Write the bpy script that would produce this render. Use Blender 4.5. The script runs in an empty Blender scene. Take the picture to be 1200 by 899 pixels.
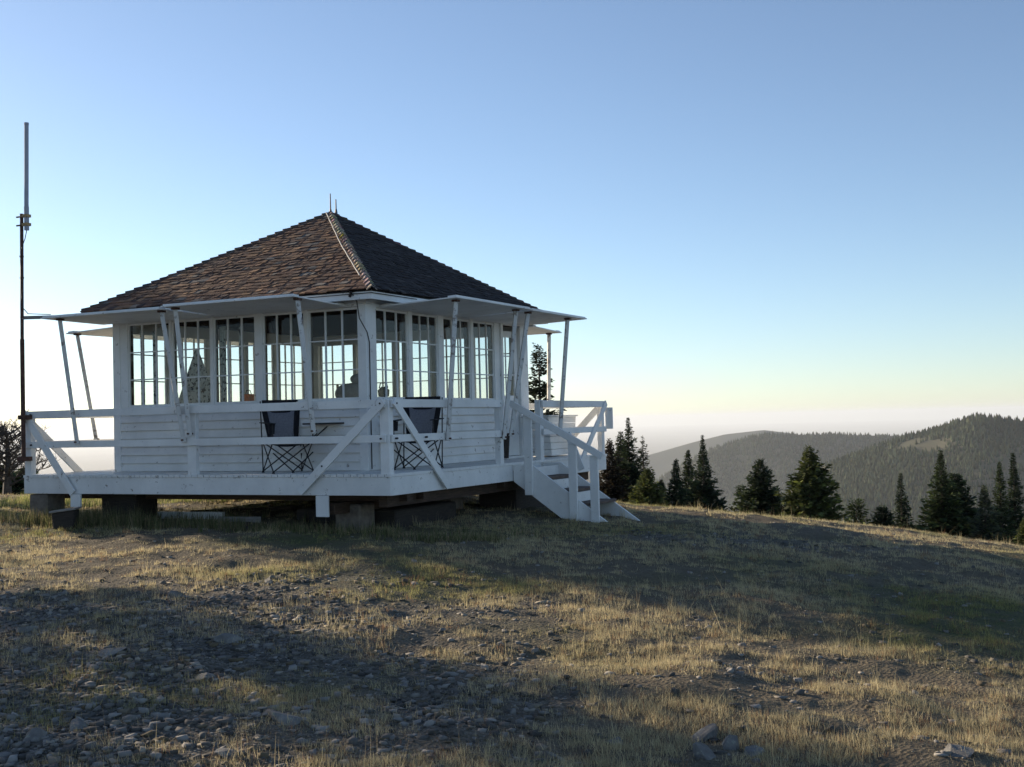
import bpy, math, random
import numpy as np
from mathutils import Vector, Matrix
random.seed(7)
rng = np.random.default_rng(7)
sc = bpy.context.scene
# ------------------------------------------------------------------ camera
CAM = np.array([8.6754, -13.3238, 0.5981]); YAW, PIT, ROL, FPX = 2.0298, 0.0302, -0.02434, 1438.68
Fv = np.array([math.cos(YAW)*math.cos(PIT), math.sin(YAW)*math.cos(PIT), math.sin(PIT)])
Rv = np.array([math.sin(YAW), -math.cos(YAW), 0.0]); Uv = np.cross(Rv, Fv)
R2 = Rv*math.cos(ROL) + Uv*math.sin(ROL); U2 = -Rv*math.sin(ROL) + Uv*math.cos(ROL)
cd = bpy.data.cameras.new('camera'); cam = bpy.data.objects.new('camera', cd); sc.collection.objects.link(cam)
m = Matrix.Identity(4)
for i in range(3):
    m[i][0], m[i][1], m[i][2], m[i][3] = R2[i], U2[i], -Fv[i], CAM[i]
cam.matrix_world = m
cd.sensor_width = 36; cd.lens = 36*FPX/1200; cd.clip_start = 0.05; cd.clip_end = 200000
sc.camera = cam
# ------------------------------------------------------------------ sky, sun, exposure
SUN_EL = math.radians(14.0)
FH = np.array([math.cos(YAW), math.sin(YAW)]); RH = np.array([math.sin(YAW), -math.cos(YAW)])
TH = math.radians(40.0)
SH = -RH*math.cos(TH) + FH*math.sin(TH)                       # horizontal direction towards the sun
SUN_DIR = Vector((SH[0]*math.cos(SUN_EL), SH[1]*math.cos(SUN_EL), math.sin(SUN_EL)))
w = bpy.data.worlds.new('World'); sc.world = w; w.use_nodes = True
nt = w.node_tree; sky = nt.nodes.new('ShaderNodeTexSky'); sky.sky_type = 'NISHITA'; sky.sun_disc = False
sky.sun_elevation = SUN_EL; sky.sun_rotation = math.atan2(SH[0], SH[1])
sky.altitude = 2200; sky.air_density = 1.0; sky.dust_density = 1.3; sky.ozone_density = 2.4
hs = nt.nodes.new('ShaderNodeHueSaturation'); hs.inputs['Saturation'].default_value = 0.92; nt.links.new(sky.outputs[0], hs.inputs['Color'])
nt.links.new(hs.outputs[0], nt.nodes['Background'].inputs[0]); nt.nodes['Background'].inputs[1].default_value = 0.106
sd = bpy.data.lights.new('sun', 'SUN'); sd.energy = 5.0; sd.angle = math.radians(0.5); sd.color = (1.0, 0.83, 0.62)
so = bpy.data.objects.new('sun', sd); sc.collection.objects.link(so)
so.rotation_euler = SUN_DIR.to_track_quat('Z', 'Y').to_euler()
sc.view_settings.view_transform = 'Standard'; sc.view_settings.look = 'None'
sc.view_settings.exposure = 0.72; sc.view_settings.gamma = 1; sc.view_settings.use_curve_mapping = False
sc.cycles.max_bounces = 10; sc.cycles.transparent_max_bounces = 24; sc.cycles.volume_bounces = 3
sc.cycles.sample_clamp_indirect = 6

# ------------------------------------------------------------------ helpers
def ray(px, py):
    r = Fv + R2*(px-600)/FPX - U2*(py-449.5)/FPX
    return r
def at_depth(px, py, D):                                       # the point seen at this place of the photo, D metres away
    r = ray(px, py); return CAM + r*D/math.hypot(r[0], r[1])
def uv(u, v): p = CAM[:2] + RH*u + FH*v; return p[0], p[1]

def make_mat(name, col, rough=0.7, **k):
    M = bpy.data.materials.new(name); M.use_nodes = True
    b = M.node_tree.nodes['Principled BSDF']
    b.inputs['Base Color'].default_value = (*col, 1); b.inputs['Roughness'].default_value = rough
    if 'metal' in k: b.inputs['Metallic'].default_value = k['metal']
    b.inputs['Specular IOR Level'].default_value = k.get('spec', 0.3)
    return M, M.node_tree, b
def nd(t, kind, **k):
    n = t.nodes.new(kind)
    for a, v in k.items():
        if a in n.inputs.keys(): n.inputs[a].default_value = v
        else: setattr(n, a, v)
    return n
def noise(t, scale, detail=5, rough=.6, stretch=None, obj=True):
    c = nd(t, 'ShaderNodeTexCoord'); n = nd(t, 'ShaderNodeTexNoise'); n.inputs['Scale'].default_value = scale
    n.inputs['Detail'].default_value = detail; n.inputs['Roughness'].default_value = rough
    if stretch:
        mp = nd(t, 'ShaderNodeMapping'); mp.inputs['Scale'].default_value = stretch
        t.links.new(c.outputs['Object'], mp.inputs[0]); t.links.new(mp.outputs[0], n.inputs['Vector'])
    else: t.links.new(c.outputs['Object'], n.inputs['Vector'])
    return n.outputs['Fac']
def ramp(t, src, stops):
    r = nd(t, 'ShaderNodeValToRGB'); e = r.color_ramp.elements
    while len(e) < len(stops): e.new(0.5)
    for i, (p, c) in enumerate(stops):
        e[i].position = p; e[i].color = (*c, 1) if len(c) == 3 else c
    t.links.new(src, r.inputs[0]); return r.outputs[0]
def mix(t, f, a, b, mode='MIX'):
    n = nd(t, 'ShaderNodeMix', data_type='RGBA', blend_type=mode)
    for s, v in ((0, f), (6, a), (7, b)):
        if hasattr(v, 'is_linked'): t.links.new(v, n.inputs[s])
        elif s == 0: n.inputs[0].default_value = v
        else: n.inputs[s].default_value = (*v, 1)
    return n.outputs[2]
def bump(t, b, h, strength=.3, dist=.01):
    n = nd(t, 'ShaderNodeBump'); n.inputs['Strength'].default_value = strength; n.inputs['Distance'].default_value = dist
    t.links.new(h, n.inputs['Height']); t.links.new(n.outputs[0], b.inputs['Normal'])
G3 = lambda x: (x, x, x)

def paint(name, col=(.82, .82, .80), wear=.62, grain=(3, 3, 30), chip=True):
    M, t, b = make_mat(name, col, .55)
    g = noise(t, 3.0, 6, .65, grain); d = noise(t, 1.7, 5, .6); f = noise(t, 24, 4, .7)
    c = ramp(t, d, [(.3, tuple(x*.80 for x in col)), (.62, col)])
    c = mix(t, ramp(t, f, [(.35, G3(.25)), (.6, G3(0))]), c, tuple(x*.86 for x in col))
    if chip:
        k = noise(t, 9, 7, .75)
        c = mix(t, ramp(t, k, [(wear, G3(0)), (wear+.05, G3(1))]), c, (.24, .21, .18))
    t.links.new(c, b.inputs['Base Color']); bump(t, b, g, .25, .006)
    return M
def wood(name, c1, c2, grain=(2, 2, 18), rough=.8):
    M, t, b = make_mat(name, c1, rough)
    g = noise(t, 4, 7, .65, grain)
    t.links.new(ramp(t, g, [(.3, c1), (.7, c2)]), b.inputs['Base Color']); bump(t, b, g, .4, .008)
    return M
def plain(name, col, rough=.6, var=.25, scale=20, **k):
    M, t, b = make_mat(name, col, rough, **k)
    n = noise(t, scale, 5, .6)
    t.links.new(ramp(t, n, [(.3, tuple(x*(1-var) for x in col)), (.7, tuple(min(1, x*(1+var)) for x in col))]), b.inputs['Base Color'])
    bump(t, b, n, .15, .004)
    return M
def attr_mat(name, rough=.85, transl=0.0, bumpscale=None, spec=.2):
    M, t, b = make_mat(name, (.5, .5, .5), rough, spec=spec)
    a = nd(t, 'ShaderNodeAttribute', attribute_name='tint')
    col = a.outputs['Color']
    if bumpscale:
        n = noise(t, bumpscale, 6, .7); col = mix(t, ramp(t, n, [(.3, G3(.55)), (.65, G3(0))]), col, (.05, .04, .035)); bump(t, b, n, .5, .01)
    t.links.new(col, b.inputs['Base Color'])
    if transl:
        tr = nd(t, 'ShaderNodeBsdfTranslucent'); t.links.new(col, tr.inputs[0])
        mx = nd(t, 'ShaderNodeMixShader'); mx.inputs[0].default_value = transl
        t.links.new(b.outputs[0], mx.inputs[1]); t.links.new(tr.outputs[0], mx.inputs[2])
        t.links.new(mx.outputs[0], t.nodes['Material Output'].inputs[0])
    return M

def link(o, parent=None):
    sc.collection.objects.link(o)
    if parent is not None: o.parent = parent
    return o
def tag(o, label=None, cat=None, group=None, kind=None):
    if label: o['label'] = label
    if cat: o['category'] = cat
    if group: o['group'] = group
    if kind: o['kind'] = kind
    return o
def empty(name, loc, rz=0):
    o = bpy.data.objects.new(name, None); o.location = loc; o.rotation_euler = (0, 0, rz); o.empty_display_size = .3
    return link(o)
def np_mesh(name, V, Fc, nper, mat, tint=None, parent=None, smooth=False):
    me = bpy.data.meshes.new(name); V = np.asarray(V, np.float32); Fc = np.asarray(Fc, np.int32)
    me.vertices.add(len(V)); me.vertices.foreach_set('co', V.ravel())
    me.loops.add(Fc.size); me.loops.foreach_set('vertex_index', Fc.ravel())
    me.polygons.add(len(Fc)); me.polygons.foreach_set('loop_start', np.arange(0, Fc.size, nper, dtype=np.int32))
    me.polygons.foreach_set('loop_total', np.full(len(Fc), nper, np.int32))
    me.update(calc_edges=True); me.materials.append(mat)
    if smooth: me.polygons.foreach_set('use_smooth', np.ones(len(Fc), bool))
    if tint is not None:                                       # per vertex colour of the thing itself
        a = me.color_attributes.new('tint', 'FLOAT_COLOR', 'POINT')
        a.data.foreach_set('color', np.c_[np.asarray(tint, np.float32), np.ones(len(V), np.float32)].ravel())
    o = bpy.data.objects.new(name, me); return link(o, parent)

class MB:
    def __init__(s): s.v = []; s.f = []; s.c = []; s.col = None; s.st = []
    def add(s, vs, fs):
        n = len(s.v); s.st.append((n, len(s.f))); s.v += [tuple(v) for v in vs]; s.f += [tuple(i+n for i in f) for f in fs]
        s.c += [s.col or (1, 1, 1)]*len(vs)
    def hexa(s, P):                                            # 8 points: bottom ring, top ring
        s.add(P, [(3, 2, 1, 0), (4, 5, 6, 7), (0, 1, 5, 4), (1, 2, 6, 5), (2, 3, 7, 6), (3, 0, 4, 7)])
    def box(s, a, b):
        (x0, y0, z0), (x1, y1, z1) = a, b
        x0, x1 = min(x0, x1), max(x0, x1); y0, y1 = min(y0, y1), max(y0, y1); z0, z1 = min(z0, z1), max(z0, z1)
        s.hexa([(x0, y0, z0), (x1, y0, z0), (x1, y1, z0), (x0, y1, z0), (x0, y0, z1), (x1, y0, z1), (x1, y1, z1), (x0, y1, z1)])
    def beam(s, a, b, w, h, up=(0, 0, 1)):                     # board from a to b, w across, h along up
        a, b, up = Vector(a), Vector(b), Vector(up); d = (b-a).normalized(); sd_ = d.cross(up).normalized(); u = sd_.cross(d)
        x, y = sd_*w/2, u*h/2
        s.hexa([a-x-y, a+x-y, b+x-y, b-x-y, a-x+y, a+x+y, b+x+y, b-x+y])
    def tube(s, a, b, r, r2=None, n=8, cap=True):
        a, b = Vector(a), Vector(b); d = (b-a).normalized(); q = Vector((0, 0, 1)) if abs(d.z) < .9 else Vector((1, 0, 0))
        x = d.cross(q).normalized(); y = d.cross(x); r2 = r if r2 is None else r2
        P = [a + (x*math.cos(t)+y*math.sin(t))*r for t in [2*math.pi*i/n for i in range(n)]] + \
            [b + (x*math.cos(t)+y*math.sin(t))*r2 for t in [2*math.pi*i/n for i in range(n)]]
        fs = [(i, (i+1) % n, n+(i+1) % n, n+i) for i in range(n)]
        if cap: fs += [tuple(range(n-1, -1, -1)), tuple(range(n, 2*n))]
        s.add(P, fs)
    def path(s, pts, r, n=6):
        for a, b in zip(pts, pts[1:]): s.tube(a, b, r, n=n)
    def build_each(s, name, mat, parent=None, bevel=0):        # every piece an object of its own
        n = 0
        for k, (v0, f0) in enumerate(s.st):
            v1, f1 = s.st[k+1] if k+1 < len(s.st) else (len(s.v), len(s.f)); q = MB()
            q.v = s.v[v0:v1]; q.f = [tuple(i-v0 for i in f) for f in s.f[f0:f1]]; q.c = s.c[v0:v1]; q.build(name, mat, parent, bevel)
    def build(s, name, mat, parent=None, bevel=0, smooth=False):
        me = bpy.data.meshes.new(name); me.from_pydata(s.v, [], s.f); me.update(); me.materials.append(mat)
        if any(c != (1, 1, 1) for c in s.c):
            a = me.color_attributes.new('tint', 'FLOAT_COLOR', 'POINT')
            a.data.foreach_set('color', np.c_[np.array(s.c, np.float32), np.ones(len(s.c), np.float32)].ravel())
        if smooth: me.polygons.foreach_set('use_smooth', [True]*len(me.polygons))
        o = bpy.data.objects.new(name, me); link(o, parent)
        if bevel:
            md = o.modifiers.new('bevel', 'BEVEL'); md.width = bevel; md.segments = 1; md.limit_method = 'ANGLE'
        return o

def lattice(seed):
    r = np.random.default_rng(seed).random((256, 256))
    def f(x, y):
        xi = np.floor(x).astype(int); yi = np.floor(y).astype(int); fx = x-xi; fy = y-yi
        fx = fx*fx*(3-2*fx); fy = fy*fy*(3-2*fy); a = r[xi & 255, yi & 255]; b = r[(xi+1) & 255, yi & 255]
        c = r[xi & 255, (yi+1) & 255]; d = r[(xi+1) & 255, (yi+1) & 255]
        return (a*(1-fx)+b*fx)*(1-fy)+(c*(1-fx)+d*fx)*fy
    return f
def fbm(x, y, scale, octv=4, seed=1, gain=.5):
    s = 0; a = 1; n = 0
    for k in range(octv):
        s = s + a*(lattice(seed*17+k)(x*scale*2**k+31.7*k, y*scale*2**k-12.3*k)-.5); n += a; a *= gain
    return s/n*2                                               # about -1..1

# ------------------------------------------------------------------ the ground
HQ = [-0.54323, 0.00052, -1.96224, 30.75054, 0.00634, -4.10721, 0.00572, 22.10009, 16.37122, -0.00455]
def base_h(x, y):
    dx, dy = x-CAM[0], y-CAM[1]; u = dx*RH[0]+dy*RH[1]; v = dx*FH[0]+dy*FH[1]
    h0, a, uc, vc, b, u0, c, vl, vr, s = HQ
    sq = lambda t, L: np.where(t < L, t*t, L*L+2*L*(t-L))      # quadratic that runs on straight
    r = np.hypot(u-uc, v-vc); v1 = vl+(vr-vl)/(1+np.exp(-np.clip((u+2)/2., -30, 30)))
    h = h0 - a*sq(r, 60.) - b*sq(np.maximum(0, u-u0), 16.) - c*sq(np.maximum(0, v-v1), 22.) - s*np.clip(u, -12, 12)
    R = np.hypot(u, v); h = h + .17*np.exp(-((u+5.9)/1.7)**2-((v-24.5)/2.2)**2)
    far = -500 + 30*fbm(x, y, 1/900., 3, 5)
    h = np.where(h < far, far, h)
    k = np.clip((R-150)/600., 0, 1); h = h*(1-k) + np.maximum(np.minimum(h, -.38*(R-100)), far)*k
    return h
def micro(x, y):
    R = np.hypot(x-CAM[0], y-CAM[1]); k = np.clip(1-(R-35)/40., 0, 1)
    return k*(  .07*fbm(x, y, .45, 3, 2) + .05*fbm(x, y, 1.9, 3, 3) + .018*np.abs(fbm(x, y, 7., 2, 4)))
def gz(x, y): return base_h(np.asarray(x, float), np.asarray(y, float)) + micro(np.asarray(x, float), np.asarray(y, float))
def gzf(x, y): return float(gz(np.array([x]), np.array([y]))[0])
def gravel_mask(x, y):                                         # 1 where the soil is bare rubble
    dx, dy = x-CAM[0], y-CAM[1]; u = dx*RH[0]+dy*RH[1]; v = dx*FH[0]+dy*FH[1]
    g = 1/(1+np.exp((u+1.7-.16*v)/.7)) * 1/(1+np.exp((v-10.6)/.9))
    g2 = np.exp(-((u-3.0)/2.2)**2-((v-15.2)/.8)**2)*.5
    g3 = np.exp(-((u-2.3)/.9)**2-((v-6.1)/.5)**2)*.15
    return np.clip(np.maximum(np.maximum(g, g2), g3)*1.0 + .6*fbm(x, y, .9, 4, 8) - .10, 0, 1)
def green_mask(x, y):
    return np.clip(.16 + 1.4*fbm(x, y, .55, 3, 11)+.6*np.exp(-((x+3.5)/4)**2-((y-8)/5)**2), 0, 1)

az = np.concatenate([np.linspace(-.52, .52, 520), np.linspace(.53, 2*math.pi-.53, 90)])
rr = [0.6, 1.5, 2.5]; r_ = 3.2
while r_ < 45: rr.append(r_); r_ *= 1.0055
while r_ < 70000: rr.append(r_); r_ *= 1.06
rr = np.array(rr); A, Rr = np.meshgrid(az, rr)
ux, vx = np.sin(A)*Rr, np.cos(A)*Rr
X = CAM[0]+RH[0]*ux+FH[0]*vx; Y = CAM[1]+RH[1]*ux+FH[1]*vx; Z = gz(X.ravel(), Y.ravel()).reshape(X.shape)
na, nr = len(az), len(rr); ii = np.arange(nr-1)[:, None]*na; jj = np.arange(na)[None, :]; j2 = (jj+1) % na
Fq = np.stack([ii+jj, ii+na+jj, ii+na+j2, ii+j2], -1).reshape(-1, 4)[:, ::-1]
Vg = np.c_[X.ravel(), Y.ravel(), Z.ravel()]; Vg = np.vstack([Vg, [[CAM[0], CAM[1], gzf(CAM[0], CAM[1])]]])
# centre fan as quads-with-repeats is avoided: keep a tiny hole closed by one polygon
gm = gravel_mask(Vg[:, 0], Vg[:, 1]); gr = green_mask(Vg[:, 0], Vg[:, 1])
M_ground, t, b = make_mat('ground_soil', (.1, .09, .07), .95, spec=.1)
a = nd(t, 'ShaderNodeAttribute', attribute_name='tint'); sp = nd(t, 'ShaderNodeSeparateColor'); t.links.new(a.outputs['Color'], sp.inputs[0])
n1 = noise(t, 9, 8, .7); n2 = noise(t, 60, 5, .7); n3 = noise(t, 1.3, 5, .6)
vo = nd(t, 'ShaderNodeTexVoronoi', feature='F1'); vo.inputs['Scale'].default_value = 38
tc = nd(t, 'ShaderNodeTexCoord'); t.links.new(tc.outputs['Object'], vo.inputs['Vector'])
soil = ramp(t, n1, [(.3, (.06, .05, .04)), (.55, (.13, .108, .083)), (.75, (.23, .195, .15))])
straw = ramp(t, n2, [(.3, (.07, .058, .042)), (.6, (.19, .16, .11)), (.8, (.30, .255, .18))])
green = ramp(t, n2, [(.3, (.045, .05, .025)), (.7, (.13, .14, .06))])
rub = ramp(t, vo.outputs['Color'], [(.2, (.095, .088, .08)), (.5, (.18, .168, .152)), (.85, (.29, .272, .25))])
rub = mix(t, ramp(t, n2, [(.35, G3(.8)), (.6, G3(0))]), rub, (.07, .062, .055))
turf = mix(t, sp.outputs[1], straw, green)
turf = mix(t, ramp(t, n1, [(.35, G3(.6)), (.58, G3(0))]), turf, soil)
fin = mix(t, sp.outputs[0], turf, rub)
t.links.new(fin, b.inputs['Base Color'])
ad = nd(t, 'ShaderNodeMath', operation='ADD'); t.links.new(n1, ad.inputs[0])
ml = nd(t, 'ShaderNodeMath', operation='MULTIPLY'); ml.inputs[1].default_value = .6; t.links.new(vo.outputs['Distance'], ml.inputs[0]); t.links.new(ml.outputs[0], ad.inputs[1])
bump(t, b, ad.outputs[0], .8, .03)
ground = np_mesh('ground', Vg, Fq, 4, M_ground, np.c_[gm, gr, np.zeros(len(gm))], smooth=True)
tag(ground, kind='structure')

# ------------------------------------------------------------------ far ridges
M_hill = attr_mat('hill_soil', .95)
def ridge(name, D, prof, slope, seed, mul, cols, label=None):
    prof = sorted(prof); pxs = np.arange(prof[0][0], prof[-1][0]+1, 4.0 if mul else 6.0)
    pys = np.interp(pxs, [p[0] for p in prof], [p[1] for p in prof])+(3.5 if mul else 0)
    P = np.array([at_depth(x, y, D) for x, y in zip(pxs, pys)])
    dirs = (P[:, :2]-CAM[:2]); dirs /= np.linalg.norm(dirs, axis=1)[:, None]
    rows = np.concatenate([np.linspace(-1, 0, 90), np.linspace(.02, .6, 16)])
    depth = 520/slope
    Vs = []
    for k in rows:
        rad = D + k*depth
        x = CAM[0]+dirs[:, 0]*rad; y = CAM[1]+dirs[:, 1]*rad
        n = fbm(x, y, 1/(D*.16), 4, seed)*min(1, abs(k)*5)*D*.035
        drop = abs(k)*depth*slope*(.55+.9*abs(k)**.8) if k <= 0 else k*depth*slope
        Vs.append(np.c_[x, y, P[:, 2]-drop+n])
    V = np.concatenate(Vs); nx = len(pxs); i = np.arange(len(rows)-1)[:, None]*nx; j = np.arange(nx-1)[None, :]
    Fc = np.stack([i+j, i+j+1, i+nx+j+1, i+nx+j], -1).reshape(-1, 4)
    cl = np.clip(.5+1.6*fbm(V[:, 0], V[:, 1], 1/(D*.09), 4, seed+3), 0, 1)[:, None]
    tint = np.array(cols[0])*(1-cl)+np.array(cols[1])*cl
    o = np_mesh(name, V, Fc, 4, M_hill, tint, smooth=True); tag(o, kind='structure')
    G = V.reshape(len(rows), nx, 3)
    return G
RA = ridge('near_hill', 2000., [(700, 690), (800, 650), (880, 605), (935, 565), (964, 544), (1000, 529), (1040, 516), (1065, 508), (1100, 499), (1125, 490), (1140, 486), (1152, 485), (1165, 487), (1200, 490), (1300, 500), (1500, 520), (1800, 560)], .42, 21, 1, [(.07, .075, .045), (.14, .125, .085)])
RB = ridge('middle_hill', 3600., [(600, 640), (700, 600), (745, 577), (765, 562), (800, 541), (830, 524), (880, 508), (905, 505), (940, 506), (980, 506), (1060, 508), (1150, 511), (1400, 520), (1800, 560)], .40, 22, 1, [(.055, .07, .055), (.12, .115, .08)])
RC = ridge('far_hill', 6500., [(560, 575), (700, 547), (765, 532), (810, 519), (850, 509), (895, 504), (920, 507), (960, 513), (1100, 522), (1500, 560)], .30, 23, 0, [(.04, .05, .04), (.06, .068, .05)])

M_far = attr_mat('distant_needles', .9)
def forest(name, G, n, D, hgt, seed, clear, pxband):
    r = np.random.default_rng(seed); nr_, nx, _ = G.shape
    i = r.random(n)*(nr_-16); j = pxband[0]*(nx-2)+r.random(n)*(pxband[1]-pxband[0])*(nx-2)
    i0 = i.astype(int); j0 = j.astype(int); fi = (i-i0)[:, None]; fj = (j-j0)[:, None]
    P = (G[i0, j0]*(1-fi)+G[i0+1, j0]*fi)*(1-fj)+(G[i0, j0+1]*(1-fi)+G[i0+1, j0+1]*fi)*fj
    dens = fbm(P[:, 0], P[:, 1], 1/(D*.10), 4, seed)+.5*fbm(P[:, 0], P[:, 1], 1/(D*.02), 2, seed+9)
    keep = dens > clear + r.normal(size=n)*.12
    P = P[keep]; n = len(P); h = hgt*(.5+.8*r.random(n)); w_ = h*(.20+.14*r.random(n)); ns = 5
    an = r.random(n)[:, None]*6.28+np.arange(ns)[None, :]*2*math.pi/ns
    ring = np.stack([P[:, None, 0]+np.cos(an)*w_[:, None], P[:, None, 1]+np.sin(an)*w_[:, None], np.repeat((P[:, 2]-.5)[:, None], ns, 1)], -1)
    top = P+np.c_[np.zeros(n), np.zeros(n), h]; V = np.concatenate([ring, top[:, None, :]], 1).reshape(-1, 3)
    base = np.arange(n)[:, None, None]*(ns+1); q = np.arange(ns)
    Fc = (base+np.stack([q, (q+1) % ns, np.full(ns, ns)], -1)[None]).reshape(-1, 3)
    c = np.array([.030, .050, .030])*(.6+.9*r.random((n, 1)))+np.array([.03, .02, 0])*r.random((n, 1))
    o = np_mesh(name, V, Fc, 3, M_far, np.repeat(c, ns+1, 0))
    return o
tag(forest('forest', RA, 120000, 2000., 7.5, 31, -.38, (0, .85)), 'dark conifer forest covering the near hill at the right', 'forest', kind='stuff')
tag(forest('forest', RB, 110000, 3600., 9.5, 32, -.8, (0, .85)), 'hazy conifer forest on the middle hill behind the near one', 'forest', kind='stuff')

# ------------------------------------------------------------------ air
hz = MB(); hz.box((-76000, -76000, -640), (76000, 76000, 75))
M_hz = bpy.data.materials.new('thin_air'); M_hz.use_nodes = True; t = M_hz.node_tree
t.nodes.remove(t.nodes['Principled BSDF']); pv = nd(t, 'ShaderNodeVolumePrincipled')
pv.inputs['Color'].default_value = (.90, .95, 1.0, 1); pv.inputs['Density'].default_value = 0.00005; pv.inputs['Anisotropy'].default_value = .2
t.links.new(pv.outputs[0], t.nodes['Material Output'].inputs['Volume'])
haze = hz.build('haze', M_hz); tag(haze, 'pale blue summer haze lying over the distant hills', 'haze', kind='stuff')

# ------------------------------------------------------------------ materials of the cabin
WP = paint('white_paint'); WPS = paint('siding_paint', (.81, .80, .77), .61, (2, 2, 40)); WPD = paint('deck_edge_paint', (.80, .80, .78), .60)
WPW = paint('worn_prop_paint', (.66, .65, .62), .55)
WIN_IN = paint('interior_paint', (.55, .56, .54), .8, chip=False)
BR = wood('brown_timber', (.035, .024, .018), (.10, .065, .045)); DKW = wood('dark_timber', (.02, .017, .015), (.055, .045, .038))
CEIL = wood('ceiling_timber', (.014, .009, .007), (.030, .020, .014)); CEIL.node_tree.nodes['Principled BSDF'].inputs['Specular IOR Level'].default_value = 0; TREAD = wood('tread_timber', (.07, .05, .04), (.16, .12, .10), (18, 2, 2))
GREYW = wood('grey_weathered_board', (.16, .15, .14), (.30, .28, .26))
CONC = plain('concrete', (.17, .145, .12), .9, .3, 12); BLK = plain('black_steel', (.015, .015, .017), .45, .2, 30)
RUST = plain('rusty_steel', (.085, .045, .035), .8, .4, 14); STEEL = plain('dull_steel', (.12, .12, .13), .5, .2, 20, metal=.6)
FIBER = plain('grey_fibreglass', (.34, .35, .40), .5, .1, 8); GOLD = plain('brass_clamp', (.35, .24, .12), .5, .2, 20, metal=.5)
SHG = attr_mat('shake_shingles', .9, bumpscale=30)
MESHF = plain('grey_chair_mesh', (.19, .19, .215), .8, .2, 60); BLKF = plain('black_chair_fabric', (.012, .012, .016), .85, .3, 60)
GL = bpy.data.materials.new('window_glass'); GL.use_nodes = True; t = GL.node_tree; t.nodes.remove(t.nodes['Principled BSDF'])
g1 = nd(t, 'ShaderNodeBsdfTransparent'); g1.inputs[0].default_value = (.93, .95, .95, 1); g2 = nd(t, 'ShaderNodeBsdfGlossy'); g2.inputs['Roughness'].default_value = .02
fr = nd(t, 'ShaderNodeLayerWeight'); pw_ = nd(t, 'ShaderNodeMath', operation='POWER'); pw_.inputs[1].default_value = 4; t.links.new(fr.outputs['Facing'], pw_.inputs[0])
fm = nd(t, 'ShaderNodeMath', operation='MULTIPLY_ADD'); fm.inputs[1].default_value = .5; fm.inputs[2].default_value = .014; t.links.new(pw_.outputs[0], fm.inputs[0]); mx = nd(t, 'ShaderNodeMixShader')
t.links.new(fm.outputs[0], mx.inputs[0]); t.links.new(g1.outputs[0], mx.inputs[1]); t.links.new(g2.outputs[0], mx.inputs[2]); t.links.new(mx.outputs[0], t.nodes['Material Output'].inputs[0])
# speckled curtain cloth
CUR, t, b = make_mat('speckled_cloth', (.3, .3, .28), .9)
n = noise(t, 26, 3, .6, (1, 1, .8)); t.links.new(ramp(t, n, [(.41, (.03, .03, .035)), (.47, (.55, .55, .50))]), b.inputs['Base Color'])

W, WY, d, DE = 4.27, 4.75, .886, 5.95                          # cabin width, depth, deck overhang, deck far edge
ZS, ZH = .92, 2.12                                             # window sill and head
cab = empty('lookout_cabin', (0, 0, 0))
tag(cab, 'white square fire lookout cabin with shingled pyramid roof, propped shutters and railed deck', 'cabin')

# walls: a frame local to each side. side(s, h, n) -> world; s along, n outwards
SIDES = {
 'front': (lambda s, z, n: (-W+s, -n, z), W), 'right': (lambda s, z, n: (n, s, z), WY),
 'back': (lambda s, z, n: (-W+s, WY+n, z), W), 'left': (lambda s, z, n: (-W-n, s, z), WY)}
def sbox(mb, f, s0, s1, z0, z1, n0, n1):
    P = [f(s0, z0, n0), f(s1, z1, n1)]; mb.box(*P)
wins = {'front': [(.235, 1.01), (1.05, 1.74), (1.79, 2.51), (2.63, 3.32), (3.38, 4.17)],
        'right': [(.22, 1.06), (1.16, 1.87), (2.03, 2.85), (2.94, 3.62)],
        'back': [(.25, .97), (1.05, 1.77), (1.85, 2.5), (2.58, 3.25), (3.33, 4.02)],
        'left': [(.25, 1.02), (1.12, 1.92), (2.02, 2.78), (2.88, 3.64), (3.74, 4.5)]}
door_span = (3.86, 4.50)
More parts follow.
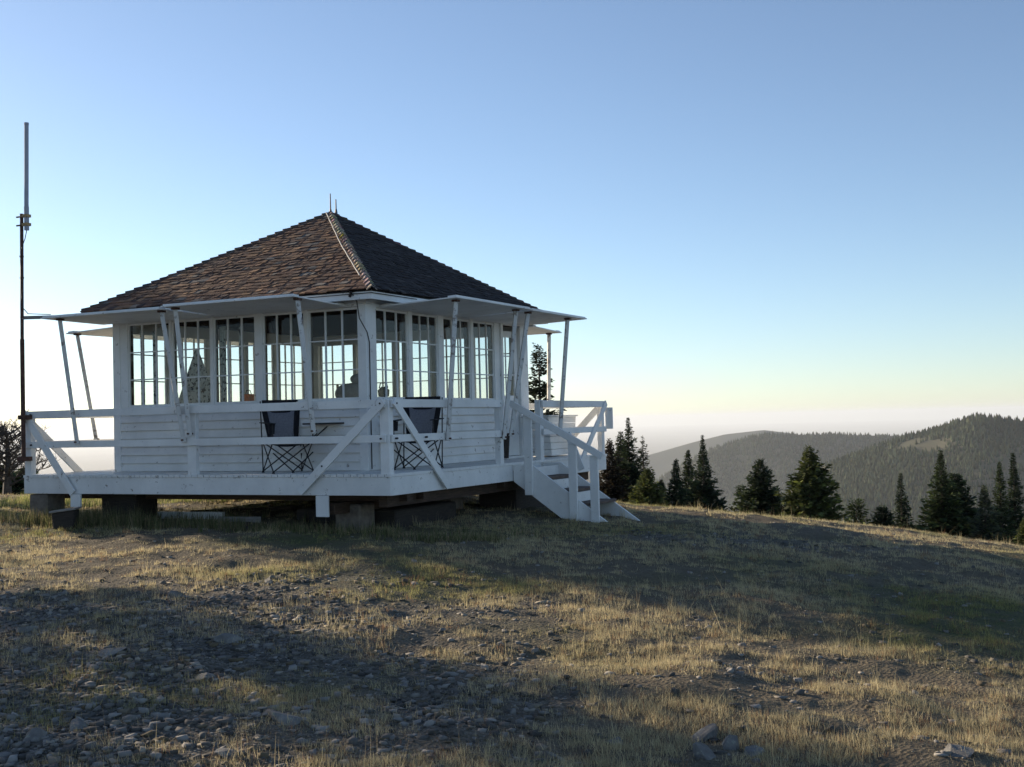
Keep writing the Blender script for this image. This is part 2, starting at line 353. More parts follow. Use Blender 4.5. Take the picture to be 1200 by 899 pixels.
for side, (f, L) in SIDES.items():
    wl = wins[side]; end = 3.80 if side == 'right' else L
    # lapped siding
    mb = MB(); z = .0; nb = 7; bh = .81/nb
    for k in range(nb):
        z0 = .005+k*bh; z1 = z0+bh-.008
        o0, o1 = .032+random.uniform(-.002, .002), .004
        s0, s1 = .09, end-(.09 if side != 'right' else 0.0)
        P = [f(s0, z0, 0), f(s1, z0, 0), f(s1, z0, o0), f(s0, z0, o0), f(s0, z1, 0), f(s1, z1, 0), f(s1, z1, o1), f(s0, z1, o1)]
        mb.hexa(P)
    sbox(mb, f, .02, end-.02, 0, .9, -.06, -.001)
    mb.build('siding', WPS, cab)
    # window band rail under the sills with its drip cap, header, posts
    mb = MB()
    sbox(mb, f, .0, end, .835, ZS, -.09, .018); sbox(mb, f, -.03 if side != 'right' else .0, end, .815, .838, 0, .052)
    sbox(mb, f, 0.0, L, ZH, 2.30, -.09, .012); sbox(mb, f, .1, L-.1, ZH+.002, ZH+.05, .012, .03)
    prev = 0.0
    for a0, a1 in wl+[(end, end)]:
        if a0 > prev: sbox(mb, f, prev, a0, ZS, ZH, -.03, .014)
        prev = a1
    mb.build('window_frame', WP, cab, .004)
    mb = MB(); prev = 0.0
    for a0, a1 in wl+[(end, end)]:
        if a0 > prev: sbox(mb, f, prev+.008, a0-.008, ZS, ZH, -.11, -.032)
        prev = a1
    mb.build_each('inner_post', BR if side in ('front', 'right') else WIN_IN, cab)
    for a0, a1 in wl:
        mb = MB(); nn0, nn1 = -.030, -.004
        fw = .022
        sbox(mb, f, a0, a0+fw, ZS, ZH-.005, nn0, nn1); sbox(mb, f, a1-fw, a1, ZS, ZH-.005, nn0, nn1)
        sbox(mb, f, a0+fw, a1-fw, ZS, ZS+.03, nn0, nn1); sbox(mb, f, a0+fw, a1-fw, ZH-.033, ZH-.005, nn0, nn1)
        for q in (1/3, 2/3):
            s = a0+(a1-a0)*q; sbox(mb, f, s-.010, s+.010, ZS+.03, ZH-.033, nn0+.001, nn1-.001)
        for zz in (1.31, 1.70):
            sbox(mb, f, a0+fw, a1-fw, zz-.008, zz+.008, nn0+.003, nn1-.003)
        wo = mb.build('window', WP, cab)
        g = MB(); sbox(g, f, a0+.01, a1-.01, ZS+.01, ZH-.01, -.0185, -.0155); g.build('pane', GL, wo)
    # interior lining below sill
    mb = MB(); sbox(mb, f, .1, end-.1, 0, .88, -.10, -.07); mb.build('lining', WIN_IN, cab)
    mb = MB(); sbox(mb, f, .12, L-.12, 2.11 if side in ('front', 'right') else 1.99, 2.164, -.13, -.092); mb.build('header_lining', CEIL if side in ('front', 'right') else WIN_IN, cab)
# corner boards
for (cx, cy, sx, sy) in ((0, 0, 1, -1), (-W, 0, -1, -1), (0, WY, 1, 1), (-W, WY, -1, 1)):
    mb = MB(); mb.box((cx+sx*.03, cy+sy*.03, -.0), (cx-sx*.10, cy-sy*.005, ZH+.1)); mb.box((cx+sx*.031, cy+sy*.0, 0.001), (cx+sx*.0, cy-sy*.215, ZH+.099))
    mb.build('corner_board', WP, cab, .004)
    mb = MB(); mb.box((cx+sx*.07, cy+sy*.07, ZH+.03), (cx-sx*.11, cy-sy*.11, 2.235)); mb.build('corner_bracket', WP, cab, .004)
# floor, ceiling inside
mb = MB(); mb.box((-W+.05, .05, -.04), (-.05, WY-.05, .0)); mb.build('floor_boards', BR, cab)
mb = MB(); mb.box((-W+.03, .03, 2.165), (-.03, WY-.03, 2.20)); mb.build('ceiling_boards', CEIL, cab)

# doorway at the far end of the right wall
mb = MB(); mb.box((-.10, 3.80, 0), (.045, 3.87, ZH)); mb.box((-.10, 4.50, 0), (.03, WY-.03, ZH)); mb.box((-.08, 3.87, 0.0), (.06, 4.50, .035)); mb.build('door_frame', WP, cab, .004)
mb = MB(); c0 = Vector((-.02, 4.49, 0)); dd = Vector((-.20, -1, 0)).normalized()
L_ = .58
def dbox(mb_, s0, s1, z0, z1, t0, t1):
    nrm = Vector((dd.y, -dd.x, 0)); P = []
    for z_ in (z0, z1):
        for s_, t_ in ((s0, t0), (s1, t0), (s1, t1), (s0, t1)):
            q = c0+dd*s_+nrm*t_; P.append((q.x, q.y, z_))
    mb_.hexa(P)
dbox(mb, 0, L_, .04, 1.0, 0, .035); dbox(mb, 0, .09, 1.0, 2.03, 0, .035); dbox(mb, L_-.09, L_, 1.0, 2.03, 0, .035); dbox(mb, .09, L_-.09, 1.93, 2.03, 0, .035)
dbox(mb, L_/2-.01, L_/2+.01, 1.0, 1.93, .008, .028); dbox(mb, .09, L_-.09, 1.32, 1.34, .008, .028); dbox(mb, .09, L_-.09, 1.62, 1.64, .008, .028)
door = mb.build('door', WP, cab, .004)
mb = MB(); dbox(mb, .08, L_-.08, .99, 1.94, .016, .02); mb.build('pane', GL, door)
mb = MB(); q = c0+dd*(L_-.05); mb.tube((q.x-.07, q.y-.01, .98), (q.x+.07, q.y-.01, .98), .02, n=10); mb.build('door_handle', STEEL, door)

# ---- roof
ex = .315; ez = 2.31; ap = Vector((-W/2, WY/2, 3.87))
cor = [Vector((ex, -ex, ez)), Vector((ex, WY+ex, ez)), Vector((-W-ex, WY+ex, ez)), Vector((-W-ex, -ex, ez))]
mb = MB()                                                     # decking under the shakes
mb.add([c+Vector((0, 0, -.03)) for c in cor]+[ap+Vector((0, 0, -.03))], [(0, 1, 4), (1, 2, 4), (2, 3, 4), (3, 0, 4), (3, 2, 1, 0)])
mb.build('roof_deck', DKW, cab)
mb = MB()
for a_, b_ in zip(cor, cor[1:]+cor[:1]):
    dv = (b_-a_).normalized(); inn = (ap-(a_+b_)/2); inn.z = 0; inn.normalize()
    a2, b2 = a_+dv*.03+inn*.035, b_-dv*.03+inn*.035
    mb.beam(a2+Vector((0, 0, -.085)), b2+Vector((0, 0, -.085)), .022, .10)
mb.build_each('fascia', WP, cab, .003)
mb = MB()                                                     # soffit boards
for a_, b_ in zip(cor, cor[1:]+cor[:1]):
    dv = (b_-a_).normalized(); inn = (ap-(a_+b_)/2); inn.z = 0; inn.normalize()
    mb.beam(a_+dv*.02+inn*.175+Vector((0, 0, -.056)), b_-dv*.02+inn*.175+Vector((0, 0, -.056)), .25, .012)
mb.build_each('soffit', WP, cab)
roof = MB()
def shingle_face(a_, b_, seed, sun_tint):
    rnd = random.Random(seed); mid = (a_+b_)/2; e = (b_-a_); Lw = e.length; e = e.normalized(); up = ap-mid; S = up.length; up = up.normalized(); nrm = e.cross(up).normalized()
    if nrm.z < 0: nrm = -nrm
    rows = 30; step = S/rows
    for r in range(rows):
        s0 = r*step-.03; frac0 = max(0, s0)/S; half = Lw/2*(1-frac0)
        x = -half+rnd.uniform(-.05, 0); rowc = rnd.uniform(.85, 1.1)
        while x < half:
            wd = rnd.uniform(.08, .17); x2 = min(x+wd, half+.01); x0 = max(x, -half-.01)
            if x2-x0 > .015:
                ln = step*1.35; dj = rnd.uniform(-.022, .018); lift = rnd.uniform(.012, .022); tw = rnd.uniform(-.006, .006)
                fr1 = min(1, (s0+ln)/S); h1 = Lw/2*(1-fr1)
                xa, xb = max(x0, -h1), min(x2, h1)
                if xa > xb: xa = xb = (max(-h1, min(h1, (x0+x2)/2)))
                p = lambda xx, ss, hh: mid+e*xx+up*ss+nrm*hh
                k = rnd.random(); v = rnd.uniform(.74, 1.15)*rowc
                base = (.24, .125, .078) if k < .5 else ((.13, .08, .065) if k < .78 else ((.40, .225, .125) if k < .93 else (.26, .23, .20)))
                if not sun_tint: base = (.045, .04, .042) if k < .6 else ((.035, .032, .034) if k < .85 else (.08, .073, .072))  # front face browner, others darker: sun and shade put into the shingle colour
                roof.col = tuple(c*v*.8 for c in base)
                s0j = s0+dj
                roof.hexa([p(x0, s0j, .001), p(x2-.004, s0j, .001), p(xb, s0+ln, .0), p(xa, s0+ln, .0),
                           p(x0, s0j, lift+tw), p(x2-.004, s0j, lift-tw), p(xb, s0+ln, .007), p(xa, s0+ln, .007)])
            x += wd
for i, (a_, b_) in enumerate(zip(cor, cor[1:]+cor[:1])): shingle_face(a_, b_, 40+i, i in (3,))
roof_o = roof.build('roof', SHG, cab)
for i, c in enumerate(cor):                                    # hip caps; near one weathered pale, caught sun also put into its colour
    mb = MB(); rnd = random.Random(90+i); wdt0 = .065; dv = (ap-c); S = dv.length; dv = dv.normalized(); n = 30
    out = Vector((dv.x, dv.y, 0)).normalized(); sd_ = out.cross(Vector((0, 0, 1)))
    for k in range(n):
        s = k*S/n-.02; p = c+dv*s+Vector((0, 0, .005+rnd.uniform(0, .006))); q = c+dv*(s+S/n*1.4)+Vector((0, 0, .0))
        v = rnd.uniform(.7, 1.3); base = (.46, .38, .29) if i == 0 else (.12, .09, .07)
        for sg in (-1, 1):
            if i == 0 and k in (19,) and sg == -1: mb.col = (.42, .33, .03)
            else: mb.col = tuple(x*v*rnd.uniform(.8, 1.2) for x in base)
            wdt = wdt0; dz = -.052
            A0, A1 = p+Vector((0, 0, .036)), p+sd_*sg*wdt+Vector((0, 0, .036+dz)); B0, B1 = q+Vector((0, 0, .012)), q+sd_*sg*wdt+Vector((0, 0, .012+dz))
            th = Vector((0, 0, .016))
            P = [A0-th, A1-th, B1-th, B0-th, A0, A1, B1, B0]
            if sg < 0: P = [P[1], P[0], P[3], P[2], P[5], P[4], P[7], P[6]]
            mb.hexa(P)
    mb.build('ridge_cap', SHG, roof_o)
for dx, hh in ((0.0, .30), (.085, .21)):
    q = ap+Vector((dx*Rv[0], dx*Rv[1], 0)); mb = MB(); mb.tube(q+Vector((0, 0, -.03)), q+Vector((0, 0, hh)), .013, .009); mb.tube(q+Vector((0, 0, -.02)), q+Vector((0, 0, .055)), .026, .016)
    mb.build('lightning_rod', STEEL, cab)
ROPE = plain('pale_cable', (.42, .40, .36), .7)
mb = MB(); c = cor[0]; pts = []
for k in range(26):
    s = .10+.87*k/25; p = c.lerp(ap, s); off = Vector((-.10-.04*(1-abs(2*s-1)), -.0, 0)); hgt = .05
    pts.append((p.x+off.x, p.y+off.y, p.z+hgt+.004*math.sin(k*1.7)))
mb.path(pts, .009); mb.build('ground_cable', ROPE, cab)
mb = MB()                                                     # black wire from the eave down the corner post
pts = [(ex-.30, -ex+.02, 2.245), (ex-.27, -.25, 2.16), (.02, -.16, 1.95), (.042, -.02, 1.78), (.042, .03, 1.65), (.042, .03, 1.2), (.042, .03, .5), (.042, .03, .02)]
mb.path(pts, .0065); mb.path([(-1.6, -ex+.01, 2.25), (-.9, -ex+.008, 2.245), (-.0, -ex+.008, 2.25), (ex-.01, -ex+.02, 2.25), (ex-.008, .8, 2.25)], .005); mb.tube((-.02, -ex+.005, 2.22), (.02, -ex-.02, 2.28), .02)
mb.build('wire', BLK, cab)

# ---- shutters held up by props
def shutter(f, s0, s1, zo, props, out=1.2, zi=2.125):
    mb = MB(); th = .016
    nb = max(3, int((s1-s0)/.24)); bw = (s1-s0)/nb
    for k in range(nb):
        a0, a1 = s0+k*bw+.0015, s0+(k+1)*bw-.0015; dz = random.uniform(-.0015, .0015)
        mb.hexa([f(a0, zi, .05), f(a1, zi, .05), f(a1, zo+dz, out), f(a0, zo+dz, out), f(a0, zi+th, .05), f(a1, zi+th, .05), f(a1, zo+th+dz, out), f(a0, zo+th+dz, out)])
    sl = (zo-zi)/(out-.05)
    for n0, n1 in ((.08, .20), (out-.14, out-.02)):             # battens on the upper side
        z0_, z1_ = zi+sl*(n0-.05)+th+.001, zi+sl*(n1-.05)+th+.001
        mb.hexa([f(s0+.02, z0_, n0), f(s1-.02, z0_, n0), f(s1-.02, z1_, n1), f(s0+.02, z1_, n1), f(s0+.02, z0_+.02, n0), f(s1-.02, z0_+.02, n0), f(s1-.02, z1_+.02, n1), f(s0+.02, z1_+.02, n1)])
    o = mb.build('shutter', WP, cab)
    for (sa, na_, sb_, nb_, zb) in props:
        p = MB(); za = zi+sl*(na_-.05)
        p.beam(f(sa, za-.03, na_), f(sb_, zb, nb_), .045, .055, (1, 1, 0)); pr = p.build('prop', WPW, o, .003)
        h = MB(); h.box(*[tuple(Vector(f(sa, za-.028, na_))+Vector(q)) for q in ((-.04, -.04, 0), (.04, .04, .026))]); h.build('hinge', RUST, pr); h = MB(); h.tube(f(sb_, zb+.03, nb_-.05), f(sb_, zb+.03, nb_+.05), .012); h.build('bolt', RUST, pr)
fF, fR, fB, fL = SIDES['front'][0], SIDES['right'][0], SIDES['back'][0], SIDES['left'][0]
S = lambda x: x+W
RN = d+.06
shutter(fF, S(-4.46), S(-2.36), 2.14, [(S(-4.22), 1.08, S(-4.07), RN, .42), (S(-2.42), 1.08, S(-2.20), RN, .42)])
shutter(fF, S(-2.33), S(-.24), 2.165, [(S(-2.19), 1.08, S(-2.10), RN, .50), (S(-.25)-.03, 1.06, S(-.16), RN, .50)])
shutter(fR, .28, 2.50, 2.175, [(.47, 1.08, .42, RN, .36), (2.22, 1.08, 2.02, RN, .34)])
shutter(fR, 2.53, 4.53, 2.165, [(2.62, 1.08, 2.24, RN, .38), (4.03, 1.08, 3.93, RN, .34)])
shutter(fL, .22, 2.35, 2.06, [(.30, 1.05, .55, RN, .44)], zi=2.11); shutter(fL, 2.40, 4.50, 2.06, [(4.2, 1.05, 4.2, RN, .44)], zi=2.11)
shutter(fB, .2, 2.2, 2.09, [(.5, 1.05, .5, RN+.3, .5)]); shutter(fB, 2.25, 4.40, 2.08, [(S(-.05), 1.06, S(-.16), RN+.28, .92)])

# ---- deck
mb = MB(); XL, XR, YF, YB = -W-d, d, -d, DE
x = XL                                                        # boards run outwards from the wall, ends on show
while x < XR:
    wd = .098; mb.box((x, YF-.012+random.uniform(-.003, .003), -.036), (min(x+wd-.012, XR+.01), .0, random.uniform(-.003, .0))); x += wd
y = 0.0
while y < WY: mb.box((-.0, y, -.036), (XR+.012, y+.092, random.uniform(-.003, .0))); mb.box((XL-.012, y, -.036), (-W, y+.092, random.uniform(-.003, 0))); y += .098
x = XL
while x < XR: mb.box((x, WY+.01, -.036), (min(x+.092, XR+.01), YB+.012, random.uniform(-.003, 0))); x += .098
mb.build('deck', WPD, cab)
mb = MB()
mb.box((XL, YF, -.26), (XR, YF+.035, -.037)); mb.box((XR-.035, YF+.036, -.262), (XR, YB, -.037)); mb.box((XL, YF+.036, -.26), (XL+.035, YB, -.037)); mb.box((XL+.04, YB-.035, -.26), (XR-.04, YB, -.037))
mb.build('rim_board', WPD, cab, .004)
mb = MB()                                                     # dark joists and sills below
for yy in (-.35, .05, 2.3, 4.65): mb.box((XL+.1, yy, -.36), (XR-.1, yy+.14, -.05))
for xx in (-.15,): mb.box((xx, YF+.1, -.50), (xx+.16, YB-.1, -.365))
for k in range(16): mb.box((XL+.25+k*.38, YF+.04, -.22), (XL+.29+k*.38, 0, -.04))
mb.build_each('floor_beam', BR, cab)
mb = MB(); mb.beam((.62, YF+.25, -.34), (.62, YB-.3, -.34), .12, .15); mb.build('side_beam', BR, cab)
def pier(x0, y0, x1, y1, mat, top=-.5, name='pier'):
    g = min(gzf(x0, y0), gzf(x1, y1))-.15; mb = MB(); mb.box((x0, y0, g), (x1, y1, top)); mb.build(name, mat, cab, .02)
pier(-5.08, -.87, -4.74, -.52, CONC, -.27); pier(-.22, -.45, .16, -.1, CONC, -.40)
for (xx, yy) in ((-.3, 2.1), (-.3, 4.4)): pier(xx, yy, xx+.35, yy+.35, CONC, -.5)
pier(-4.05, -.55, -3.42, -.1, DKW, -.26, 'crib_block'); pier(-.0, 3.0, .62, 4.8, DKW, -.3, 'crib_block'); pier(-1.15, .0, .4, 1.6, DKW, -.5, 'crib_block')
for xx in (-4.24, -.17):                                       # white post feet
    mb = MB(); mb.box((xx, YF-.035, -.52 if xx > -1 else -.44), (xx+.18, YF-.002, -.262)); mb.build('post_foot', WP, cab, .004)

# ---- railing
RT, RM = .89, .42
def rail(a, b, name='rail', w_=.03, h_=.10, mat=WP): mb = MB(); mb.beam(a, b, w_, h_); return mb.build(name, mat, cab, .003)
y0 = YF-.016; xr = XR+.016
rail((XL-.02, y0, RT-.05), (XR-.04, y0, RT-.05)); rail((XL-.02, y0, RM), (XR-.04, y0, RM), h_=.09)
rail((xr, YF+.03, RT-.05), (xr, 2.10, RT-.05)); rail((xr, YF+.03, RM), (xr, 2.05, RM), h_=.09)
rail((xr, 3.40, RT-.05), (xr, YB, RT-.05)); rail((xr, 3.42, RM), (xr, YB-.02, RM), h_=.09)
rail((XL-.016, YF+.04, RT-.05), (XL-.016, YB, RT-.05)); rail((XL-.016, YF+.04, RM), (XL-.016, YB, RM), h_=.09)
rail((XL, YB+.016, RT-.05), (XR-.02, YB+.016, RT-.05)); rail((XL, YB+.016, RM), (XR-.02, YB+.016, RM), h_=.09)
def post(x0, y0_, w1=.12, w2=.09, z1=RT-.02, z0=-.02, mat=WP): mb = MB(); mb.box((x0, y0_, z0), (x0+w1, y0_+w2, z1)); mb.build('rail_post', mat, cab, .004)
post(XL+.02, YF+.002); post(XR-.13, YF+.002, .125, .1, RT-.001); post(-2.20, YF+.002, .14, .07); post(XR-.10, 2.05, .09, .10, RT); post(XR-.10, 3.38, .09, .12, RT+.01)
post(XR-.10, YB-.12, .09, .1, RT-.02); post(XL+.01, YB-.12); post(XL+.01, 2.3); post(-2.2, YB-.12)
def brace(a, b, **k): return rail(a, b, 'brace', .03, .10, **k)
mb = MB(); up = (0, 1, 0)
def flatbrace(a, b, axis, mat=WP, wdt=.105):
    mb = MB(); mb.beam(a, b, wdt, .028, axis); mb.build('brace', mat, cab, .003)
flatbrace((.84, YF-.046, .87), (-.40, YF-.046, -.22), (0, 1, 0)); flatbrace((xr+.03, YF+.05, .87), (xr+.03, .42, -.22), (1, 0, 0))
flatbrace((XL+.06, YF-.046, .87), (-4.18, YF-.046, -.25), (0, 1, 0)); flatbrace((XL-.046, YF+.05, .84), (XL-.046, .30, -.1), (1, 0, 0))
flatbrace((xr+.03, YB-.05, .86), (xr+.03, 4.68, -.16), (1, 0, 0)); flatbrace((XR-.06, YB+.046, .86), (-.25, YB+.046, -.2), (0, 1, 0)); flatbrace((XL+.05, YB+.046, .86), (-4.0, YB+.046, -.2), (0, 1, 0))
mb = MB(); mb.beam((XR+.06, YB+.03, .42), (XR+.06, YB+.03, .78), .13, .03, (0, 1, 0)); mb.build('cleat', WP, cab, .003)
mb = MB()
for x_, z_ in ((.80, .84), (.80, .42), (-.05, .1), (-4.95, .42), (-4.95, .84)): mb.tube((x_, y0-.03, z_), (x_, y0-.05, z_), .012)
for y_, z_ in ((-.80, .84), (-.80, .42), (-.1, .42)): mb.tube((xr+.014, y_, z_), (xr+.05, y_, z_), .012)
mb.build_each('bolt', BLK, cab)
mb = MB(); mb.tube((.06, 3.79, .02), (.09, 3.80, .40), .065, .06, n=9); mb.build('wood_stop', DKW, cab)

# ---- stairs
st = empty('staircase', (0, 0, 0)); st.parent = cab
gzs = gzf(2.2, 2.4)
def stringer(y, x0, z0, xt, zt):                              # top at the deck, foot on the ground
    mb = MB(); th = .04; g = gzf(xt, y)-.03
    prof = [(x0, z0), (x0+.30, z0), (xt+.05, g+.02), (xt+.05, g), (xt-.55, g), (x0, -.27)]
    P = [(px, y, pz) for px, pz in prof]+[(px, y+th, pz) for px, pz in prof]; n = len(prof)
    mb.add(P, [tuple(range(n)), tuple(range(2*n-1, n-1, -1))]+[(i, i+n, (i+1) % n+n, (i+1) % n) for i in range(n)])
    mb.build('stringer', WP, st, .003)
stringer(2.38, XR+.018, -.04, 2.28, -.8); stringer(3.36, XR+.018, -.04, 2.38, -.82)
for k, zz in enumerate((-.21, -.39, -.57)):
    x0 = 1.18+k*.31; mb = MB(); mb.box((x0, 2.425, zz-.04), (x0+.28, 3.355, zz)); mb.build('tread', TREAD, st, .004)
    mb = MB(); mb.box((x0-.03, 2.425, zz+.001), (x0-.008, 3.355, zz+.135)); mb.build('riser', WP, st)
for xx, zt in ((1.10, .62), (1.78, .17), (2.10, -.0)):
    g = gzf(xx, 2.33); mb = MB(); z_b = -.46 if xx < 1.2 else g-.03
    yy_ = 2.33; mb.box((xx, yy_, z_b), (xx+.12, yy_+.045, zt+.09)); mb.build('post', WP, st, .004)
mb = MB(); mb.beam((XR+.02, 2.31, .85), (2.30, 2.31, .075), .035, .095); mb.build('handrail', WP, st, .004)
mb = MB(); mb.beam((1.52, 3.42, -.15), (1.30, 3.42, .40), .10, .03, (0, 1, 0)); mb.build('short_brace', WP, st, .003)

# ------------------------------------------------------------------ mast with antenna
mast = empty('radio_mast', (-5.03, -1.0, 0)); tag(mast, 'thin rusty steel mast carrying a grey tube antenna at the deck corner', 'mast')
mb = MB(); mb.tube((0, 0, .20), (0, 0, 1.9), .030); mb.tube((0, 0, 1.9), (.02, 0, 3.66), .024)
for z_ in (2.75, 3.05, 2.2): mb.tube((.01, 0, z_), (.01, 0, z_+.02), .030)
mb.build('pole', RUST, mast)
mb = MB(); mb.tube((.115, 0, 3.42), (.115, 0, 3.75), .034, n=12); mb.build('antenna_base', FIBER, mast, smooth=False)
mb = MB(); mb.tube((.115, 0, 3.75), (.135, 0, 4.90), .030, n=12); mb.tube((.135, 0, 4.90), (.135, 0, 4.93), .033, n=12); mb.build('antenna', FIBER, mast)
for z_ in (3.50, 3.62): mb = MB(); mb.tube((-.08, -.0, z_), (.15, 0, z_), .012); mb.box((.06, -.04, z_-.02), (.16, .04, z_+.02)); mb.build('clamp', GOLD, mast)
mb = MB(); mb.path([(.115, 0, 3.42), (.09, -.01, 3.30), (.03, -.03, 3.15), (.02, -.03, 2.6), (.04, -.02, 2.34), (.12, 0, 2.25), (.5, .05, 2.22)], .006); mb.build('cable', BLK, mast)
mb = MB(); mb.beam((0, 0, 2.20), (.62, .50, 2.22), .05, .045); mb.build('bracket_arm', GREYW, mast)
mb = MB(); mb.box((-.06, -.06, .20), (.06, .1, .26)); mb.box((-.07, -.03, .78), (.09, .08, .84)); mb.build('clamp_plate', RUST, mast)

# ------------------------------------------------------------------ camping chairs
def camp_chair(loc, rz, label, table=True):
    r = empty('camping_chair', loc, rz); tag(r, label, 'chair', 'camping chairs on the deck')
    # faces local -Y
    w2 = .225
    mb = MB(); N = 10; top, bot = .90, .44
    rows = []
    for i in range(N+1):
        t_ = i/N; row = []
        for j in range(9):
            s = -1+2*j/8; hw = w2*(.60+.40*min(1, t_*1.2))
            row.append((s*hw, .20+.13*t_+.035*(1-s*s)-.01, bot+(top-bot)*t_))
        rows.append(row)
    def sheet(mb, rows, th):
        n = len(rows[0]); A_ = [p for r_ in rows for p in r_]; B_ = [(p[0], p[1]+th, p[2]-th*.3) for p in A_]; m_ = len(A_); fs = []
        for i in range(len(rows)-1):
            for j in range(n-1):
                a = i*n+j; fs.append((a, a+1, a+n+1, a+n)); fs.append((m_+a, m_+a+n, m_+a+n+1, m_+a+1))
        R_ = len(rows)
        for j in range(n-1): fs.append((j, m_+j, m_+j+1, j+1)); q = (R_-1)*n+j; fs.append((q, q+1, m_+q+1, m_+q))
        for i in range(R_-1): a = i*n; fs.append((a, a+n, m_+a+n, m_+a)); a = i*n+n-1; fs.append((a, m_+a, m_+a+n, a+n))
        mb.add(A_+B_, fs)
    sheet(mb, rows, .012); back = mb.build('backrest', MESHF, r, smooth=True)
    mb = MB(); mb.beam((-w2-.015, .325, .86), (w2+.015, .325, .86), .03, .17); 
    for s in (-1, 1): mb.beam((s*w2*.75, .205, .45), (s*(w2+.0), .30, .84), .02, .07, (1, 0, 0))
    mb.build('backrest_trim', BLKF, back, .006)
    mb = MB(); rows = []
    for i in range(9):
        t_ = i/8; rows.append([(s_*.27, -.24+.45*t_, .43-.055*(1-s_*s_)-.03*math.sin(t_*math.pi)) for s_ in [-1+2*j/8 for j in range(9)]])
    A_ = [p for r_ in rows for p in r_]; n = 9; m_ = len(A_); fs = []
    for i in range(8):
        for j in range(8): a = i*n+j; fs.append((a, a+n, a+n+1, a+1)); fs.append((m_+a, m_+a+1, m_+a+n+1, m_+a+n))
    for j in range(8): fs.append((j, j+1, m_+j+1, m_+j)); q = 8*n+j; fs.append((q, m_+q, m_+q+1, q+1))
    for i in range(8): a = i*n; fs.append((a, m_+a, m_+a+n, a+n)); a = i*n+8; fs.append((a, a+n, m_+a+n, m_+a))
    mb.add([(p[0], p[1], p[2]) for p in A_]+[(p[0], p[1], p[2]-.015) for p in A_], fs); mb.build('seat', BLKF, r, smooth=True)
    mb = MB(); q = .0085; X_ = .26; Y0, Y1 = -.27, .25
    for (a, b) in (((-X_, Y0, .02), (X_, Y0, .40)), ((X_, Y0, .02), (-X_, Y0, .40)), ((-X_, Y1, .02), (X_, Y1, .40)), ((X_, Y1, .02), (-X_, Y1, .40)),
                   ((-X_, Y0, .02), (-X_, Y1, .40)), ((-X_, Y1, .02), (-X_, Y0, .40)), ((X_, Y0, .02), (X_, Y1, .40)), ((X_, Y1, .02), (X_, Y0, .40)),
                   ((0, Y0+.02, .02), (-X_, Y0, .26)), ((0, Y0+.02, .02), (X_, Y0, .26))):
        mb.tube(a, b, q, n=6)
    for s in (-1, 1):
        mb.tube((s*X_, Y1, .02), (s*(X_-.0), .34, .93), q, n=6); mb.tube((s*X_, Y0, .38), (s*X_, Y0, .62), q, n=6)
    mb.tube((0, 0, .1), (0, 0, .1001), q); mb.build('frame', BLK, r)
    for x_, y_ in ((-X_, Y0), (X_, Y0), (-X_, Y1), (X_, Y1), (0, Y0+.02)): mb = MB(); mb.tube((x_, y_, 0), (x_, y_, .03), .022, .012); mb.build('foot', BLK, r)
    mb = MB(); mb.beam((-X_, Y0-.03, .63), (-X_, .27, .65), .075, .012); arm = mb.build('armrest', BLKF, r, .004)
    mb = MB(); mb.tube((-X_, Y0+.06, .50), (-X_, Y0+.06, .625), .038, .048, n=12); mb.build('cup_holder', BLKF, arm)
    if not table:
        mb = MB(); mb.beam((X_, Y0-.03, .63), (X_, .27, .65), .075, .012); mb.build('armrest', BLKF, r, .004); return r
    mb = MB(); mb.box((X_-.03, Y0-.02, .61), (X_+.42, .10, .63)); tb = mb.build('side_table', BLK, r, .005)
    mb = MB(); mb.tube((X_+.02, -.05, .38), (X_+.30, -.05, .612), .008); mb.tube((X_+.02, .05, .38), (X_+.30, .05, .612), .008); mb.build('strut', BLK, tb)
    return r
camp_chair((-.98, -.38, 0), math.radians(52), 'black and grey camping chair on the deck before the long left wall')
camp_chair((.46, .50, 0), math.radians(18), 'black and grey camping chair behind the railing brace by the right wall', False)

# ------------------------------------------------------------------ wood bin on deck
bn = empty('storage_bin', (.28, 5.05, 0)); tag(bn, 'white plank storage bin with sloping ends on the deck beside the doorway', 'bin')
def taper(mb, x0, x1, y0, y1, z0, z1, k): mb.hexa([(x0, y0, z0), (x1-k*0, y0, z0), (x1, y1-k, z0), (x0, y1-k, z0), (x0, y0, z1), (x1, y0, z1), (x1, y1, z1), (x0, y1, z1)])
mb = MB()
for k in range(6):
    z0_, z1_ = .02+k*.105, .02+(k+1)*.105-.006; e0, e1 = .45+.10*(z0_/.65), .45+.10*(z1_/.65)
    mb.hexa([(-.25, -e0, z0_), (.22, -e0, z0_), (.22, e0, z0_), (-.25, e0, z0_), (-.25, -e1, z1_), (.22, -e1, z1_), (.22, e1, z1_), (-.25, e1, z1_)])
mb.build('body', WPS, bn)
mb = MB(); mb.box((-.28, -.58, .648), (.25, .58, .67)); mb.build('lid', WP, bn, .004)

